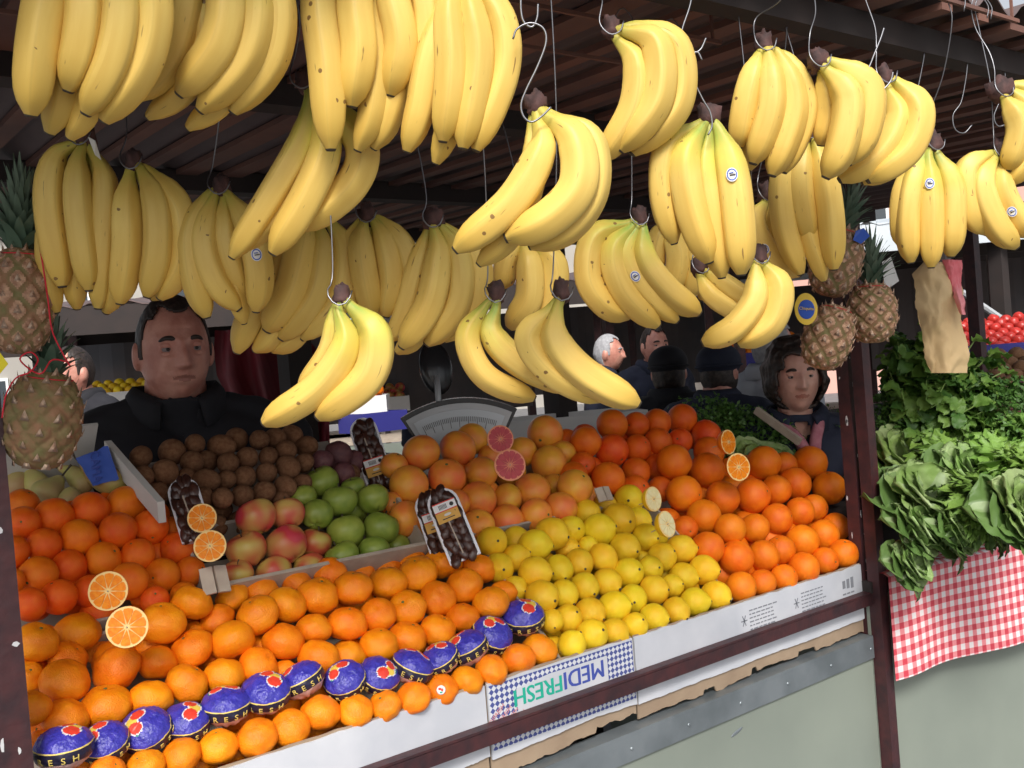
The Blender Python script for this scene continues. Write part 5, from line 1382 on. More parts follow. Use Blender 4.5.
    for j in range(nv+1):
        ph = pi*j/nv
        for i in range(nu):
            a = 2*pi*i/nu; p = V((sin(ph)*cos(a), sin(ph)*sin(a), cos(ph))); b_ = hf(p)
            n1 = noise.noise(p*3+off); n2 = noise.noise(V((p.x*14, p.y*14, p.z*3))+off)
            if hairstyle == 'short':
                g = 1.05+.03*n1+.03*n2; q = V((b_.x*g, .097*p.y*g*(1-.3*max(0,-p.z)) if p.y > -.3 else b_.y*g, b_.z*1.06+.006))
                line = .66+.16*exp(-((abs(p.x)-.42)/.16)**2)-.35*abs(p.x)**3 if p.y < 0 else -.55
                if abs(p.x) > .72 and p.y < .25: line = .12+(-.25 if p.y > -.30 else .45)
                if p.y >= .25: line = -.62
                ok = p.z > line+.05*n2
            elif hairstyle == 'bob':
                low = max(0, -p.z); g = 1.24+.10*n1+.05*n2+.03*noise.noise(V((p.x*22, p.y*22, p.z*2))); wdt = 1+.10*low
                q = V((.077*p.x*g*1.13*wdt, (.097*p.y*g*1.06+.006) if p.y > -.55 else b_.y*1.10, .120*p.z*(1.18 if p.z > 0 else 1.0)+.010))
                q.z += .01*n1
                line = .50 if p.y < -.45 and abs(p.x) < .50 else (-.95 if p.y > -.25 else -.70)
                if p.y < -.45 and .5 <= abs(p.x) < .72: line = .15
                ok = p.z > line
            else:
                g = 1.10+.05*n1; q = V((.077*p.x*g, .097*p.y*g, .12*p.z*1.07+.004)); ok = (p.y > -.15 or p.z > .55) and p.z > -.75
            vs.append(hc+HR @ (q*k)); keep.append(ok)
    nbase = len(vs)
    for j in range(nv):
        for i in range(nu):
            i2 = (i+1) % nu; f = (j*nu+i, (j+1)*nu+i, (j+1)*nu+i2, j*nu+i2)
            if sum(keep[q] for q in f) >= 3: hb.f.append(list(f)); hb.m.append(0); hb.uv.append(None)
    hb.v = vs
    me = hb.mesh('hair', [hair]); ho = link('hair', me, t); sm = ho.modifiers.new('s', 'SOLIDIFY'); sm.thickness = (.012 if hairstyle == 'bob' else .006)*k; sm.offset = -1
    if False:
        lk = MB()
        cand = [i for i, q in enumerate(keep) if q and vs[i].z > hc.z-.10*k]
        for q in range(140 if detail < .008 else 30):
            p0 = vs[rnd.choice(cand)]; nn = (p0-hc).normalized(); dn = (V((0,0,-1))-nn*(-nn.z)*1.0); dn = dn.normalized() if dn.length > .1 else V((0,1,0))
            L = rnd.uniform(.02, .05)*k; pts = [p0-nn*.003, p0+dn*L*.5+nn*.004*k, p0+dn*L+nn*rnd.uniform(-.002, .006)*k]; lk.tube(catmull(pts, 6), [.004*k,.005*k,.005*k,.004*k,.003*k,.001*k], 5)
        link('hair_locks', lk.mesh('hair_locks', [hair], True), t)
    if hat:
        hm = MB(); hm.ball(hc+V((0,.005,.055))*k, (.098*k, .115*k, .085*k), 24, 14); hm.tube([hc+V((.098*k*cos(a*pi/12), (.005+.118*sin(a*pi/12))*k, .035*k)) for a in range(25)], .006*k, 8); link('hat', hm.mesh('hat', [hat]), t)
    # coat
    cm = MB()
    def g_limbs(): limbs(cm, .020, hands=False)
    lg, legs_keep = legs, legs
    ctop = MB(); limbs(ctop, .022, hands=False)
    me = remeshed(ctop, max(detail, .011), [coat, 'coatblack'], 'coat', 3)
    bm = bmesh.new(); bm.from_mesh(me)
    rm = [f for f in bm.faces if (f.calc_center_median().z > 1.505*k) or f.calc_center_median().z < .76*k or (f.calc_center_median().z > 1.40*k and (f.calc_center_median().xy.length < .074*k))]
    bmesh.ops.delete(bm, geom=rm, context='FACES')
    for v_ in bm.verts:      # folds
        c_ = v_.co; v_.co += v_.normal*(.014*abs(noise.noise(V((c_.x*6+c_.z*5, c_.y*6, c_.z*12))))+.006*noise.noise(c_*22))
    bm.to_mesh(me); bm.free(); co = link('coat', me, t); sm = co.modifiers.new('s', 'SOLIDIFY'); sm.thickness = .006; sm.offset = -1
    if legs:
        lm = MB()
        for sx in (-1, 1):
            H = V((sx*.09*k, .01*k, .92*k)); K = V((sx*.095*k, -.01*k, .49*k)); A = V((sx*.10*k, .02*k, .08*k))
            capsule(lm, H, K, .100*k, .072*k); capsule(lm, K, A, .070*k, .056*k)
        link('trousers', remeshed(lm, .014, ['coatblack'], 'trousers'), t)
        for sx in (-1, 1):
            fm = MB(); A = V((sx*.10*k, .02*k, .045*k)); capsule(fm, A, A+V((0,-.17,-.008))*k, .045*k, .040*k); fm.box(A+V((0,-.08,-.03))*k, (.08*k, .27*k, .02*k)); link('shoe', fm.mesh('shoe', ['black'], True), t)
    # collar
    cm = MB(); n = 28; vs = []
    for j, (rr, z, tilt_) in enumerate(((.085, 1.45, 0), (.084, 1.49, 0), (.086, 1.53, 0), (.094, 1.515, 0), (.108, 1.465, 0))):
        for i in range(n+1):
            a = -pi/2+.42+(2*pi-.84)*i/n; dz = -.04*max(0, -sin(a))**2*(1 if j > 0 else .6); vs.append(V((cos(a)*rr*1.08*k, sin(a)*rr*k+.0*k, (z+dz)*k)))
    cm.add(vs, [(j*(n+1)+i, j*(n+1)+i+1, (j+1)*(n+1)+i+1, (j+1)*(n+1)+i) for j in range(4) for i in range(n)]); co = link('collar', cm.mesh('collar', [coat], True), t); sm = co.modifiers.new('s', 'SOLIDIFY'); sm.thickness = .007
    if scarf:
        sc = MB(); pts = [V((-.085,.02,1.49)), V((-.07,-.06,1.475)), V((-.02,-.115,1.42)), V((.0,-.135,1.34))]; sc.tube([q*k for q in catmull(pts, 10)], .02*k, 10)
        pts = [V((.085,.02,1.49)), V((.065,-.06,1.475)), V((.03,-.115,1.41)), V((.012,-.145,1.30))]; sc.tube([q*k for q in catmull(pts, 10)], .02*k, 10); link('scarf', sc.mesh('scarf', [scarf], True), t)
    return t
def ground_at(px, d, py=350):
    p = P(px, py, d); return V((p.x, p.y, 0))
def face_cam(g, turn=0):        # yaw so that the front (-Y) looks at the camera
    d = V((CAM.x-g.x, CAM.y-g.y)); return atan2(d.x, -d.y)+turn
def eye_h(px, py, d): return P(px, py, d).z
# the vendor: eye line at y 347
g = ground_at(172, 2.42); h = eye_h(178, 349, 2.42)/1.614*1.75
person('man with dark receding hair in a black hooded jacket standing behind the kiwis', g, face_cam(g, .10), h, detail=.0042, coat='coatblack', stout=1.16, headyaw=.12, headpitch=.04, arms='front')
g = ground_at(790, 3.12); h = eye_h(790, 376, 3.12)/1.634*1.75
person('woman with dark bobbed hair, dark coat and pink scarf beyond the right oranges', g, face_cam(g, .25), h, 'skin_woman', detail=.0045, coat='coatnavy', hairstyle='bob', woman=True, scarf='scarf', headyaw=.0)
g = ground_at(768, 4.4); h = eye_h(768, 345, 4.4)/1.614*1.75
person('grey haired person in a white jacket seen from behind the woman', g, face_cam(g, 2.4), h, hair='hairgrey', coat='jacketwhite', hairstyle='back')
g = ground_at(603, 6.6); h = eye_h(606, 353, 6.6)/1.614*1.75
person('silver haired man in profile beyond the stall, left of the dark hats', g, face_cam(g, 1.35), h, hair='hairgrey', coat='coatnavy', hairstyle='short')
g = ground_at(652, 6.2); h = eye_h(652, 346, 6.4)/1.614*1.75
person('red faced man in a navy jacket beyond the stall, next to the silver haired man', g, face_cam(g, .5), h, hair='hairdark', coat='coatnavy', hairstyle='short')
g = ground_at(666, 4.6); h = eye_h(666, 372, 4.6)/1.614*1.75
person('person with a rounded black hat, back turned, behind the red oranges', g, face_cam(g, 3.0), h, coat='coatblack', hairstyle='back', hat='coatblack')
g = ground_at(714, 4.2); h = eye_h(714, 372, 4.2)/1.614*1.75
person('person in a dark knitted hat and navy coat, back turned, left of the woman', g, face_cam(g, 2.6), h, coat='coatnavy', hairstyle='back', hat='coatnavy', stout=1.2)
g = ground_at(78, 5.0); h = eye_h(78, 372, 5.0)/1.614*1.75
person('dark haired shopper far behind the two left pineapples', g, face_cam(g, -1.0), h, coat='coatblack', hairstyle='short')
g = ground_at(424, 9.0); h = eye_h(410, 388, 9.0)/1.614*1.75
person('distant shopper in a navy coat seen between the dark post and the scale', g, face_cam(g, .6), h, hair='hairdark', coat='coatnavy', hairstyle='short')

# ------------------------------------------------------------------ greens
def leaf(mb, base, dirv, up, L, W, curl, ruf, rnd, mi=0, nl=9, nw=6, freq=9, rib=None, crink=0.0):
    d = dirv.normalized(); side = d.cross(up).normalized(); n = side.cross(d); vs = []; ph = rnd.uniform(0, 6); so = rnd.uniform(0, 90)
    for i in range(nl+1):
        u = i/nl; c = base+d*L*(u-.28*curl*u*u)+n*(-curl*L*.55*u*u+.14*L*sin(u*3)); wd = W*1.1*max(.3*(1-u), sin(pi*min(1, .06+u*.94))**.5)
        for j in range(nw+1):
            w_ = (j/nw-.5)*2; e = abs(w_)**2
            q = c+side*wd*.5*w_
            p = q+n*(.07*W*e+ruf*W*e*sin(freq*u+ph+(1.5 if w_ > 0 else 0))-.05*W*(1 if j == nw//2 else 0)+crink*W*noise.noise(V((u*5+so, w_*3, 0)))+crink*.6*W*noise.noise(V((u*11+so, w_*8, 3))))+d*(ruf*.5*W*e*sin(freq*1.7*u+ph)+crink*W*.6*e*noise.noise(V((u*9, w_*2, so))))+side*ruf*.5*W*(1 if w_ > 0 else -1)*e*noise.noise(V((u*7, so, 1)))
            vs.append(p)
    nm = nw//2
    for i in range(nl):
        for j in range(nw):
            mb.add([], []); mb.f.append([len(mb.v)+i*(nw+1)+j, len(mb.v)+(i+1)*(nw+1)+j, len(mb.v)+(i+1)*(nw+1)+j+1, len(mb.v)+i*(nw+1)+j+1][::-1]); mb.uv.append(None)
            mb.m.append(rib if rib is not None and j in (nm-1, nm) and i < nl*.8 else mi)
    mb.v += vs
def lettuce_mesh(kind, seed):
    rnd = random.Random(seed); mb = MB()
    if kind == 'lettuce':      # broad soft crinkled leaves laid outwards
        for k in range(17):
            a = k*2.4; lay = k/17; el = .1+1.15*lay; d = V((cos(a)*cos(el), sin(a)*cos(el), sin(el))); up = V((-cos(a)*sin(el), -sin(a)*sin(el), cos(el)))
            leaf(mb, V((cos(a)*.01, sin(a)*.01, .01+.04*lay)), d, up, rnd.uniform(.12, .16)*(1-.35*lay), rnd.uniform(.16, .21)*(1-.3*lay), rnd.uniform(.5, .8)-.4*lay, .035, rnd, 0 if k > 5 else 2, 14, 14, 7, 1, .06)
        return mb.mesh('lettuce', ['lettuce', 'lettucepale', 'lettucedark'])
    if kind == 'curly':
        for k in range(80):
            a = k*2.4; lay = k/80; el = .05+1.35*lay; d = V((cos(a)*cos(el), sin(a)*cos(el), sin(el))); up = V((-cos(a)*sin(el), -sin(a)*sin(el), cos(el)))
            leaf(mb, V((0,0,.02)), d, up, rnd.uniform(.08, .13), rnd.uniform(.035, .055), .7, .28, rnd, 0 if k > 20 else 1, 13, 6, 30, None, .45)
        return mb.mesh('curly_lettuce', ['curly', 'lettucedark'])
    if kind == 'parsley':      # stems with many small cut leaflets
        for k in range(90):
            a = rnd.uniform(0, 6.28); el = rnd.uniform(.5, 1.5); L = rnd.uniform(.09, .15); d = V((cos(a)*cos(el), sin(a)*cos(el), sin(el))); tip = d*L
            if k % 3 == 0: mb.tube([V((0,0,0)), d*L*.55, tip], [.0018, .0014, .001], 4, 1, False)
            for q in range(10):
                o = tip+V((rnd.gauss(0, .014), rnd.gauss(0, .014), rnd.gauss(0, .010))); e1 = V((rnd.gauss(0, 1), rnd.gauss(0, 1), rnd.gauss(0, .6))).normalized()*rnd.uniform(.006, .011); e2 = e1.cross(V((rnd.gauss(0, 1), rnd.gauss(0, 1), 1))).normalized()*rnd.uniform(.003, .006)
                mb.add([o-e1, o-e2, o+e1*.3-e2*.5, o+e1, o+e1*.3+e2*.6, o+e2], [(0,1,2,5), (2,3,4,5)], 0)
        return mb.mesh('parsley_bunch', ['parsley', 'greenstem'])
    if kind == 'celery':       # upright stalks with larger toothed leaves
        for k in range(40):
            a = rnd.uniform(0, 6.28); el = rnd.uniform(.75, 1.45); L = rnd.uniform(.14, .28); d = V((cos(a)*cos(el), sin(a)*cos(el), sin(el))); pts = [V((cos(a)*.012, sin(a)*.012, 0)), d*L*.5+V((0,0,.01)), d*L]
            mb.tube(catmull(pts, 6), [.005,.0047,.004,.0035,.003,.002], 6, 1, False)
            for q in range(6):
                u = .5+.5*q/5; o = catmull(pts, 8)[int(u*7)]; an = a+rnd.uniform(-1.4, 1.4); dd = V((cos(an), sin(an), rnd.uniform(-.5, .6)))
                leaf(mb, o, dd, V((0,0,1)), rnd.uniform(.05, .085), rnd.uniform(.04, .06), .6, .10, rnd, 0 if rnd.random() < .35 else 2, 8, 6, 14, None, .22)
        return mb.mesh('celery_bunch', ['parsley', 'greenstem', 'curly'])
GP = {k: [lettuce_mesh(k, s) for s in range(3)] for k in ('lettuce', 'curly', 'parsley', 'celery')}
GN = {'lettuce': ('lettuce', 'lettuce'), 'curly': ('curly_lettuce', 'lettuce'), 'parsley': ('parsley_bunch', 'parsley'), 'celery': ('celery_bunch', 'celery')}
gr = random.Random(4)
def green(kind, label, px, py, d, sc, tilt=(0,0), group='heaped greens on the right stall'):
    c = P(px, py, d); o = link(GN[kind][0], GP[kind][gr.randrange(3)]); o.location = c-V((0,0,.05*sc)); o.scale = (sc,)*3
    o.rotation_euler = (-.75+tilt[0]+gr.uniform(-.2, .2)+1.3*0, tilt[1]+gr.uniform(-.2, .2), gr.uniform(-.6, .6)); o.rotation_euler.x = (.95 if kind == 'lettuce' else .6)+tilt[0]+gr.uniform(-.2, .2)
    return tag(o, label, GN[kind][1], group)
# second stall: table, gingham cloth, panel
d2 = V((sin(radians(98.5)), cos(radians(98.5)), 0)); n2 = V((-d2.y, d2.x, 0))     # along the front, inwards
A2 = P(877, 580, 2.62); A2.z = .97
st2 = thing('produce_stall', 'vegetable stall right of the fruit stall with plain grey front panel', 'stall', V((A2.x, A2.y, 0))); o2_ = st2.location.copy()
def T2(a, b, z): return V((A2.x, A2.y, 0))+d2*a+n2*b+V((0,0,z))
R2 = Matrix((d2, n2, V((0,0,1)))).transposed()
mb = MB(); mb.box(T2(.85, .75, .945), (1.75, 1.5, .03), R2); part('table_top', mb, 'darkwood', st2, off=o2_)
mb = MB(); mb.box(T2(.85, .02, .47), (1.74, .01, .90), R2); part('front_panel', mb, 'greenpanel', st2, off=o2_)
mb = MB(); mb.bar(T2(.0, .0, 0), T2(.0, .0, 2.2), .034, .034); part('post', mb, 'ironred', st2, off=o2_)
mb = MB(); mb.bar(T2(1.7, .0, 0), T2(1.7, .0, 2.2), .045, .045); part('post', mb, 'ironred', st2, off=o2_)
# sloping greens shelf
mb = MB(); mb.quadprism([T2(.03, .04, .98), T2(1.7, .04, .98), T2(1.7, 1.3, 1.30), T2(.03, 1.3, 1.30)], V((0,0,-.015))); part('sloping_shelf', mb, 'darkwood', st2, off=o2_)
# cloth
mb = MB(); nu, nv = 90, 26; vs = []; uvs_v = []
for j in range(nv+1):
    v = j/nv
    for i in range(nu+1):
        u = i/nu; a = -.010+1.66*u; s = v*.42; sag = .006*sin(a*9)+.004*noise.noise(V((a*7, v*2, 1)))
        if s < .14: p = T2(a, .10-s+.0-.002, .985+.004*sin(a*14)); q = s
        else:
            h = s-.14; flare = .007*(h/.28)*sin(a*17+1.2*sin(a*7))+.006*h
            p = T2(a, -.042-flare-.004, .983-h*.985+sag*(h/.28)-.02*(h/.28)*(1-u)*0)
        vs.append(p); uvs_v.append((a, s))
fs = [(j*(nu+1)+i, j*(nu+1)+i+1, (j+1)*(nu+1)+i+1, (j+1)*(nu+1)+i) for j in range(nv) for i in range(nu)]
mb.add(vs, fs, 0, [[uvs_v[q] for q in f] for f in fs]); cl = solo('tablecloth', mb, 'gingham', 'red and white gingham cloth hanging from the right stall\'s front edge', 'tablecloth', smooth=True, origin=T2(0, 0, .98))
# greens
LG = []
def gl(kind, px, py, d, sc, lab, **k): green(kind, lab, px, py, d, sc, **k)
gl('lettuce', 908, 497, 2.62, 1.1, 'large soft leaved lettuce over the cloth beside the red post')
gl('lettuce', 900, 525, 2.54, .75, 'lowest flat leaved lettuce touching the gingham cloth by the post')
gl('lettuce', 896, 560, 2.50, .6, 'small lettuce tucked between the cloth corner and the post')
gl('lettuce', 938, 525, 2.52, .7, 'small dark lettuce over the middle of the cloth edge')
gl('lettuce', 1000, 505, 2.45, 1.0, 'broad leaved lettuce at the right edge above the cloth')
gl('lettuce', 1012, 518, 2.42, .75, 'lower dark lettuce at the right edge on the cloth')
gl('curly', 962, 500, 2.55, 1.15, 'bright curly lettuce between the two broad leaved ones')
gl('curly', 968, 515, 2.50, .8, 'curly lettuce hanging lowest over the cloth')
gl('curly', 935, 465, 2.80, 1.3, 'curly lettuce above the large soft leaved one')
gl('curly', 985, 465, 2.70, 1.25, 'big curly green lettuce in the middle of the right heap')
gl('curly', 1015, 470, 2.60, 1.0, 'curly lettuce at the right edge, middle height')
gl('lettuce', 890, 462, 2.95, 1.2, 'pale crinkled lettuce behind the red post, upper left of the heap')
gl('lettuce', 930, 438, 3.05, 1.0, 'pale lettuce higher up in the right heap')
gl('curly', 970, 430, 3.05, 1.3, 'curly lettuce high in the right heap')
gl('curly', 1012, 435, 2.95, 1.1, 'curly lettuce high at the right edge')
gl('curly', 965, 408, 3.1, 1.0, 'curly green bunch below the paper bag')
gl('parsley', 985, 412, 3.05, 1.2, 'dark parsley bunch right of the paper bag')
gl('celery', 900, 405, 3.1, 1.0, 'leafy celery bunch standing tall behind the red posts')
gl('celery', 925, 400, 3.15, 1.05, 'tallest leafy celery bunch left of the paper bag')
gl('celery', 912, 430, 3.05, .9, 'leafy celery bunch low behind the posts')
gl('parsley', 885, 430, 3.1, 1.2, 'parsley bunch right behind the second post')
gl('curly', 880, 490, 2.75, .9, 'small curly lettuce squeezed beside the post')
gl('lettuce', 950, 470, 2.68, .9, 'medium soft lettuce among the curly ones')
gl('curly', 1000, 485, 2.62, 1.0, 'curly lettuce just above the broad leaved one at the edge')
# back table with greens between the two stalls
bt = thing('back_table', 'dark table carrying greens behind the orange heap', 'table', ground_at(790, 3.3)); bo = bt.location.copy()
Rb = Matrix.Rotation(-.1, 3, 'Z')
mb = MB(); mb.box(bo+V((.05,.1,1.10)), (1.5, .9, .03), Rb); part('table_top', mb, 'darkwood', bt, off=bo)
for sx, sy in ((-.6,-.1),(.65,-.1),(-.6,.6),(.65,.6)):
    mb = MB(); mb.box(bo+V((sx+.05,sy,.54)), (.05,.05,1.08)); part('leg', mb, 'darkwood', bt, off=bo)
k_ = 0
for px, py, d, kd, sc, lab in ((700,428,3.1,'parsley',1.0,'farthest left'), (722,434,3.1,'parsley',1.0,'left'), (745,440,3.1,'parsley',1.0,'middle left'), (768,449,3.05,'parsley',.95,'middle'), (790,457,3.0,'parsley',.9,'middle right'),
                          (735,458,2.95,'lettuce',.8,''), (765,464,2.95,'lettuce',.8,''), (800,464,3.1,'curly',.7,''), (828,448,3.25,'parsley',.9,'right'), (842,436,3.1,'parsley',.9,'farthest right'), (835,472,2.95,'curly',.9,''), (815,475,2.95,'lettuce',.7,''), (852,455,3.05,'parsley',1.0,'post side')):
    if kd == 'parsley': l = 'dark parsley bunch, %s one in the row behind the oranges' % lab
    else: l = {735:'limp lettuce just above the tall orange half', 765:'limp pale leaved lettuce behind the top oranges', 800:'curly lettuce behind the top right oranges', 835:'pale curly lettuce beside the red post behind the oranges', 815:'flat lettuce behind the rightmost top orange'}[px]
    gl(kd, px, py, d+(.22 if px > 780 else .05), sc, l, group='greens on the back table')
c = P(776, 420, 3.05); mb = MB(); mb.bar(P(756,410,3.05), P(800,442,2.95), .015, .022); solo('wooden_slat', mb, 'woodpale', 'pale wooden crate slat lying slantwise among the dark greens', 'wood slat', origin=c)

# ------------------------------------------------------------------ market beyond
bgr = random.Random(21)
MM('added_dark', (.07, .07, .08), .8, (.12, .10, .10), 2)  # colour of the sheets added to darken the market behind
def bg_stall(label, px, d, yaw, w_, dp, h=2.25, roofm='roofpale', postm='ironred', rise=.25, table=True, pitch=False, back=1.25):
    g = ground_at(px, d); t = thing('market_stall', label, 'stall', g, 'market stalls in the background', yaw)
    for sx in (-1, 1):
        for sy in (-1, 1):
            mb = MB(); mb.bar((sx*w_/2, sy*dp/2, 0), (sx*w_/2, sy*dp/2, h+(rise if sy > 0 else 0)), .06, .06); part('post', mb, postm, t)
    mb = MB(); n = 60; vs = []
    for lay in (0, .006):
        for sy in (-1, 1):
            for i in range(n+1): vs.append((-w_/2-.3+(w_+.6)*i/n, sy*(dp/2+.35), h+.03+(rise if sy > 0 else 0)+lay+.018*sin(i*2.2)))
    fs = []
    for lay in (0, 1):
        o = lay*2*(n+1); fs += [(o+i, o+i+1, o+n+1+i+1, o+n+1+i) for i in range(n)]
    fs += [(i, i+1, 2*(n+1)+i+1, 2*(n+1)+i) for i in range(n)]
    mb.add(vs, fs); part('roof', mb, roofm, t)
    mb = MB(); mb.box((0, -dp/2-.33, h-.05), (w_+.5, .03, .16)); part('fascia', mb, roofm if roofm != 'roof' else 'darkwood', t)
    for sy in (-1, 1):
        mb = MB(); mb.box((0, sy*dp/2, h-.03+(rise if sy > 0 else 0)), (w_, .05, .07)); part('beam', mb, 'darkwood', t)
    if back:  # added dark sheet, only there to dim the gaps behind the stall
        mb = MB(); n = 40; vs = []
        for lay in (0, 1):
            for z in (back, h-.08):
                for i in range(n+1): vs.append((-w_/2+w_*i/n, dp/2-.06+.02*sin(i*1.3)+lay*.006, z))
        mb.add(vs, [(i, i+1, n+2+i, n+1+i) for i in range(n)]+[(2*(n+1)+i, 3*(n+1)+i, 3*(n+1)+i+1, 2*(n+1)+i+1) for i in range(n)]); part('darkening_sheet', mb, 'added_dark', t)
    if table:
        mb = MB(); mb.box((0, 0, .86), (w_-.1, dp-.1, .04)); part('table_top', mb, 'woodpale', t)
        mb = MB(); mb.box((0, -dp/2+.06, .43), (w_-.12, .02, .80)); part('front_panel', mb, 'greenpanel', t)
    return t
def heap(kind, label_fmt, cat, mt, t, x0, x1, y0, y1, z0, r, group, mx=60):
    """fruit heaped on a background table, every piece its own object"""
    if isinstance(kind, str): ms = get_proto(kind, mt)
    k = 0; y = y0; j = 0
    yaw = t.rotation_euler.z; Rz = Matrix.Rotation(yaw, 3, 'Z')
    while y < y1 and k < mx:
        x = x0+(r if j % 2 else 0)
        while x < x1 and k < mx:
            loc = V((x, y, z0+(y-y0)*.45+bgr.uniform(-.005, .005))); o = link(cat.replace(' ', '_'), ms[bgr.randrange(5)])
            o.location = t.location+Rz @ loc; o.scale = (r,)*3; o.rotation_euler = (bgr.uniform(0, 6), bgr.uniform(0, 6), 0); tag(o, label_fmt, cat, group); k += 1
            x += r*2
        y += r*1.75; j += 1
def crate_bg(label, px, py, d, size, mt, yaw=0, name='crate'):
    c = P(px, py, d); t = thing(name, label, 'crate', c, rz=yaw); w_, dp, h = size
    for nm, cc, sz in (('base', (0,0,-h+.005), (w_, dp, .01)), ('side_wall', (-w_/2,0,-h/2), (.012, dp, h)), ('side_wall', (w_/2,0,-h/2), (.012, dp, h)), ('front_wall', (0,-dp/2-.006,-h/2), (w_+.012, .012, h)), ('back_wall', (0,dp/2+.006,-h/2), (w_+.012, .012, h))):
        mb = MB(); mb.box(cc, sz); part(nm, mb, mt, t)
    return t
# right: long pale roof and its stall with tomatoes, potatoes, onions
TW = radians(0)
sA = bg_stall('stall with a long pale roof edge beyond the paper bag', 985, 6.6, -.75, 3.4, 1.6, 2.20, back=None)
tc_ = crate_bg('red crate row of tomatoes beyond the right greens', 1003, 343, 5.0, (.7, .45, .14), 'bluebox', -1.05)
heap('plum', 'red tomato in the heaped crate far behind the greens', 'tomato', 'tomato', tc_, -.32, .32, -.2, .2, -.02, .029, 'tomatoes in the far crate', 80)
tb = thing('back_table', 'low dark table with potatoes and onions at the right edge', 'table', ground_at(1000, 4.35)); q = tb.location.copy()
mb = MB(); mb.box(q+V((0,.1,1.03)), (1.6, 1.4, .03), Matrix.Rotation(-.2, 3, 'Z')); part('table_top', mb, 'darkwood', tb, off=q)
for sx, sy in ((-.6,-.4),(.6,-.4),(-.6,.6),(.6,.6)):
    mb = MB(); mb.box(q+V((sx,sy,.5)), (.05,.05,1.02)); part('leg', mb, 'darkwood', tb, off=q)
pc_ = crate_bg('wooden crate of potatoes below the distant tomatoes', 985, 398, 4.1, (.55, .42, .10), 'woodpale', -1.0)
heap('plum', 'brown potato in the crate below the distant tomatoes', 'potato', 'potato', pc_, -.26, .26, -.2, .2, .0, .034, 'potatoes in the right crate', 60)
oc_ = crate_bg('wooden crate of purple onions at the right edge above the curly lettuce', 1022, 428, 3.55, (.42, .36, .10), 'woodpale', -1.0)
heap('plum', 'purple onion in the crate at the right edge', 'onion', 'onion', oc_, -.2, .2, -.17, .17, .0, .032, 'onions in the right crate', 40)
# posts and stalls seen through the fruit stall
bg_stall('background stall seen between the posts left of centre, dark roof', 330, 7.2, -.35, 3.6, 1.8, 2.1, 'roof', 'ironred')
bg_stall('background stall behind the silver haired man', 620, 10.5, -.8, 3.2, 1.8, 2.3, 'roofpale', 'ironred')
bg_stall('background stall behind the woman with the scarf', 790, 8.6, -.95, 3.0, 1.6, 2.25, 'roof', 'ironred', back=None)
bg_stall('background stall far left behind the vendor', 40, 8.6, -.2, 3.4, 1.8, 2.1, 'roof', 'darkwood', back=None)
bg_stall('far background stall between the dark post and the scale', 450, 12.5, -.6, 4.0, 2.0, 2.4, 'roofpale', 'ironred', back=1.5)
bg_stall('far stall with dark posts at the right behind the tomatoes', 930, 10.5, -1.0, 3.4, 1.8, 2.35, 'roof', 'darkwood')
bg_stall('far stall behind the plain grey table at the left', 215, 13, -.35, 4.0, 2.0, 2.3, 'roofpale', 'darkwood')
bg_stall('tall stall frame beyond the right edge greens', 1030, 9.5, -1.1, 3.0, 1.6, 2.6, 'roof', 'ironred')
# the nearer red post with the diagonal brace
g = ground_at(977, 3.95, 330); mb = MB(); mb.bar(g, g+V((0,0,2.0)), .045, .045); solo('iron_post', mb, 'ironred', 'slim red iron post rising from behind the right greens', 'post', origin=g)
g = ground_at(948, 5.2, 330); mb = MB(); mb.bar(g, g+V((0,0,2.2)), .06, .06); solo('iron_post', mb, 'darkwood', 'dark post behind the paper bag, left of the red post', 'post', origin=g)
g = ground_at(1003, 5.6, 330); mb = MB(); mb.bar(g, g+V((0,0,2.3)), .075, .075); solo('iron_post', mb, 'darkwood', 'thick dark post at the right beside the tomatoes', 'post', origin=g)
g = P(965, 300, 5.4); mb = MB(); mb.tube([P(962,292,5.4), P(1024,334,5.4)], .018, 8); solo('brace_bar', mb, 'steel', 'grey diagonal brace bar crossing behind the red post', 'bar', origin=g)
# coloured produce behind
def pile(kind, mt, cat, lab, px, py, d, n, r, grp, cm='woodpale', clab='', size=(.6,.4,.12)):
    t_ = crate_bg(clab, px, py, d, size, cm, -TH-(px-512)/1000+bgr.uniform(-.2, .2)); heap(kind, lab, cat, mt, t_, -size[0]/2+.03, size[0]/2-.03, -size[1]/2+.03, size[1]/2, 0, r, grp, n)
pile('orange', 'orange', 'orange', 'orange on the distant stall left of the woman', 757, 352, 7.6, 30, .04, 'distant oranges', 'bluebox', 'blue crate of oranges on the distant stall left of the woman')
pile('lemon', 'lemon', 'lemon', 'lemon in the far crate behind the pineapples', 118, 392, 7.0, 24, .036, 'distant lemons', 'white', 'white crate of lemons far behind the left pineapples')
pile('apple', 'apple_red', 'apple', 'apple in the far white crate between banana tips and post', 372, 398, 8.2, 20, .042, 'distant apples', 'white', 'white crate of apples left of the dark post')
crate_bg('empty dark blue plastic crate in front of the dark post', 372, 412, 6.2, (.30, .3, .12), 'bluebox')
pile('orange', 'orange', 'orange', 'orange on the far stall just left of the dark post', 340, 398, 6.4, 24, .04, 'oranges left of the dark post', 'white', 'white crate of oranges left of the dark post')
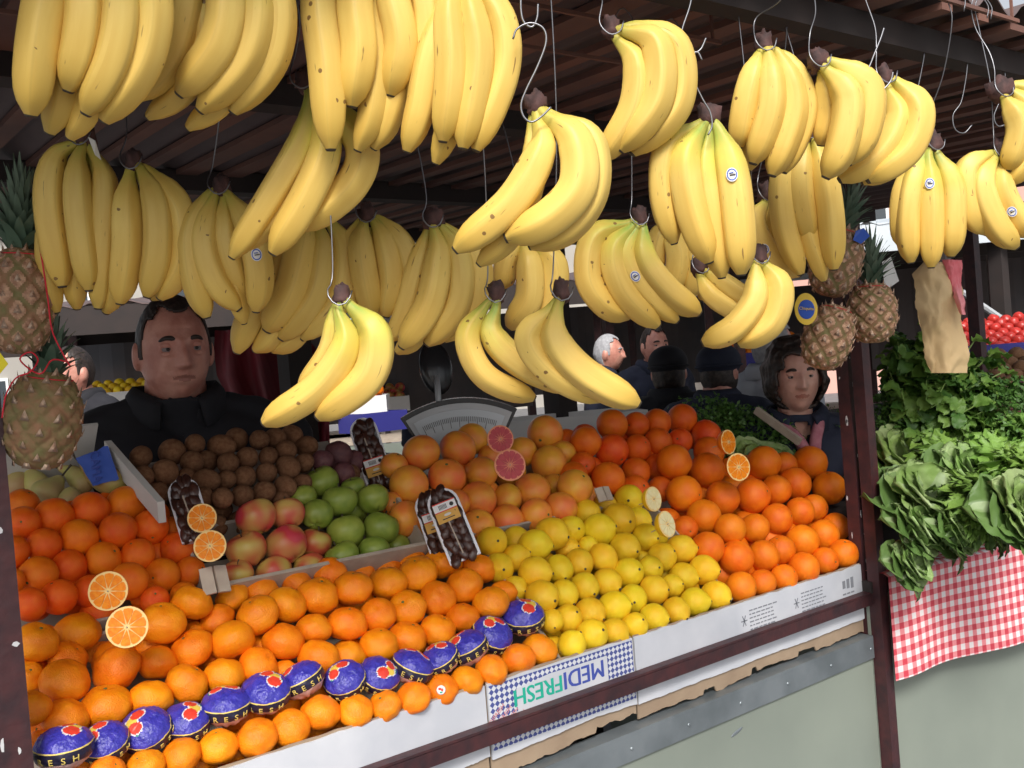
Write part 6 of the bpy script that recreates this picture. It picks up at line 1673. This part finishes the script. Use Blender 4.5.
# chili strings and garlic on a box behind the scale
bx = crate_bg('white printed box with blue writing behind the scale', 560, 415, 3.6, (.55, .3, .16), 'white', -.5); 
tx = text_mb('FRUIT', .05, Matrix((V((1,0,0)), V((0,0,1)), V((0,-1,0)))).transposed(), V((-.02, -.163, -.10))); part('lettering', tx, 'printblue', bx)
g = P(560, 430, 3.6); g.z = 0; bt2 = thing('back_table', 'pale table behind the scale carrying the chili strings', 'table', g); Rb = Matrix.Rotation(-.5, 3, 'Z')
zt = P(560, 415, 3.6).z-.165
mb = MB(); mb.box((0,0,zt-.02), (1.1,.6,.03), Rb); part('table_top', mb, 'woodpale', bt2)
for sx, sy in ((-.4,-.2),(.4,-.2),(-.4,.2),(.4,.2)):
    mb = MB(); mb.box(Rb @ V((sx,sy,(zt-.03)/2)), (.04,.04,zt-.03)); part('leg', mb, 'woodpale', bt2)
for si, (px, py, ln_) in enumerate(((578, 398, .17), (560, 392, .15), (592, 402, .14), (530, 402, .08))):
    c = P(px, py, 3.45); mb = MB(); rnd = random.Random(si)
    for q in range(70):
        z = rnd.uniform(-ln_, .02); a = rnd.uniform(0, 6.28); o = V((cos(a)*.022, sin(a)*.022, z)); e = V((cos(a)*.05, sin(a)*.05, z-.06)); mb.tube([o*.3, o, (o+e)/2+V((0,0,.008)), e], [.003,.006,.006,.001], 6)
    solo('chili_string', mb, 'chili', ('dark red chili string, the one second from the right behind the scale', 'dark red chili string hanging nearest the middle behind the scale', 'rightmost dark red chili string behind the bananas', 'short heap of dried chilies left on the box')[si], 'chilies', 'strings of dried chilies', True, origin=c)
    for p_ in ():
        pass
c = P(552, 396, 3.5); mb = MB()
for q in range(7): mb.ball((bgr.uniform(-.07,.07), bgr.uniform(-.03,.03), bgr.uniform(-.01,.04)), .024, 10, 8)
solo('garlic_braid', mb, 'garlic', 'pale braid of garlic bulbs beside the chili strings', 'garlic', smooth=True, origin=c)
# far bananas at the right
c = P(1003, 352, 6.0); t = thing('banana_bunch', 'tiny distant banana bunch hanging under the far right roof', 'bananas', P(1003,350,6.0))
for k, (x0, y0, x1, y1) in enumerate(((998,352,1000,372),(1006,352,1014,370),(1011,352,1020,366),(992,354,990,372))):
    pts = [P(1003,350,6.0), P(x0,y0,6.0), P((x0+x1)/2+3,(y0+y1)/2,6.0), P(x1,y1,6.0)]; me, _ = banana_mesh(pts, .022, t.location, k); link('banana', me, t)
# building with pink wall beyond the right roofs
def building(label, px, d, w_, dp, h, yaw, mt, nx, nz):
    g = ground_at(px, d); t = thing('building', label, 'building', g, rz=yaw)
    mb = MB(); mb.box((0,0,h/2), (w_, dp, h)); part('wall', mb, mt, t)
    mb = MB(); mb.add([(-w_/2-.4,-dp/2-.4,h),(w_/2+.4,-dp/2-.4,h),(w_/2+.4,dp/2+.4,h),(-w_/2-.4,dp/2+.4,h),(-w_/2+1,0,h+2.4),(w_/2-1,0,h+2.4)], [(0,1,5,4),(1,2,5),(2,3,4,5),(3,0,4),(3,2,1,0)]); part('roof', mb, 'wallpink' if mt != 'wallpink' else 'ironred', t)
    for j in range(nz):
        for i in range(nx):
            x = -w_/2+w_*(i+.5)/nx; z = 1.8+j*3.0
            mb = MB(); mb.box((x, -dp/2-.03, z), (1.2, .06, 1.6)); f_ = part('window', mb, 'white', t); mb = MB(); mb.box((x-.28, -dp/2-.065, z), (.48, .012, 1.4)); mb.box((x+.28, -dp/2-.065, z), (.48, .012, 1.4)); part('pane', mb, 'glassdark', f_)
building('pink plastered building beyond the right stall roofs', 960, 34, 16, 10, 9.5, -.9, 'wallpink', 5, 3)
building('cream building far behind the middle of the market', 520, 42, 22, 10, 8, -.6, 'wallcream', 7, 2)
building('cream building far behind the left side of the market', 130, 40, 20, 10, 7.5, -.2, 'wallcream', 6, 2)
building('cream building far behind the woman and the pineapples', 770, 46, 16, 10, 7, -.8, 'wallcream', 5, 2)
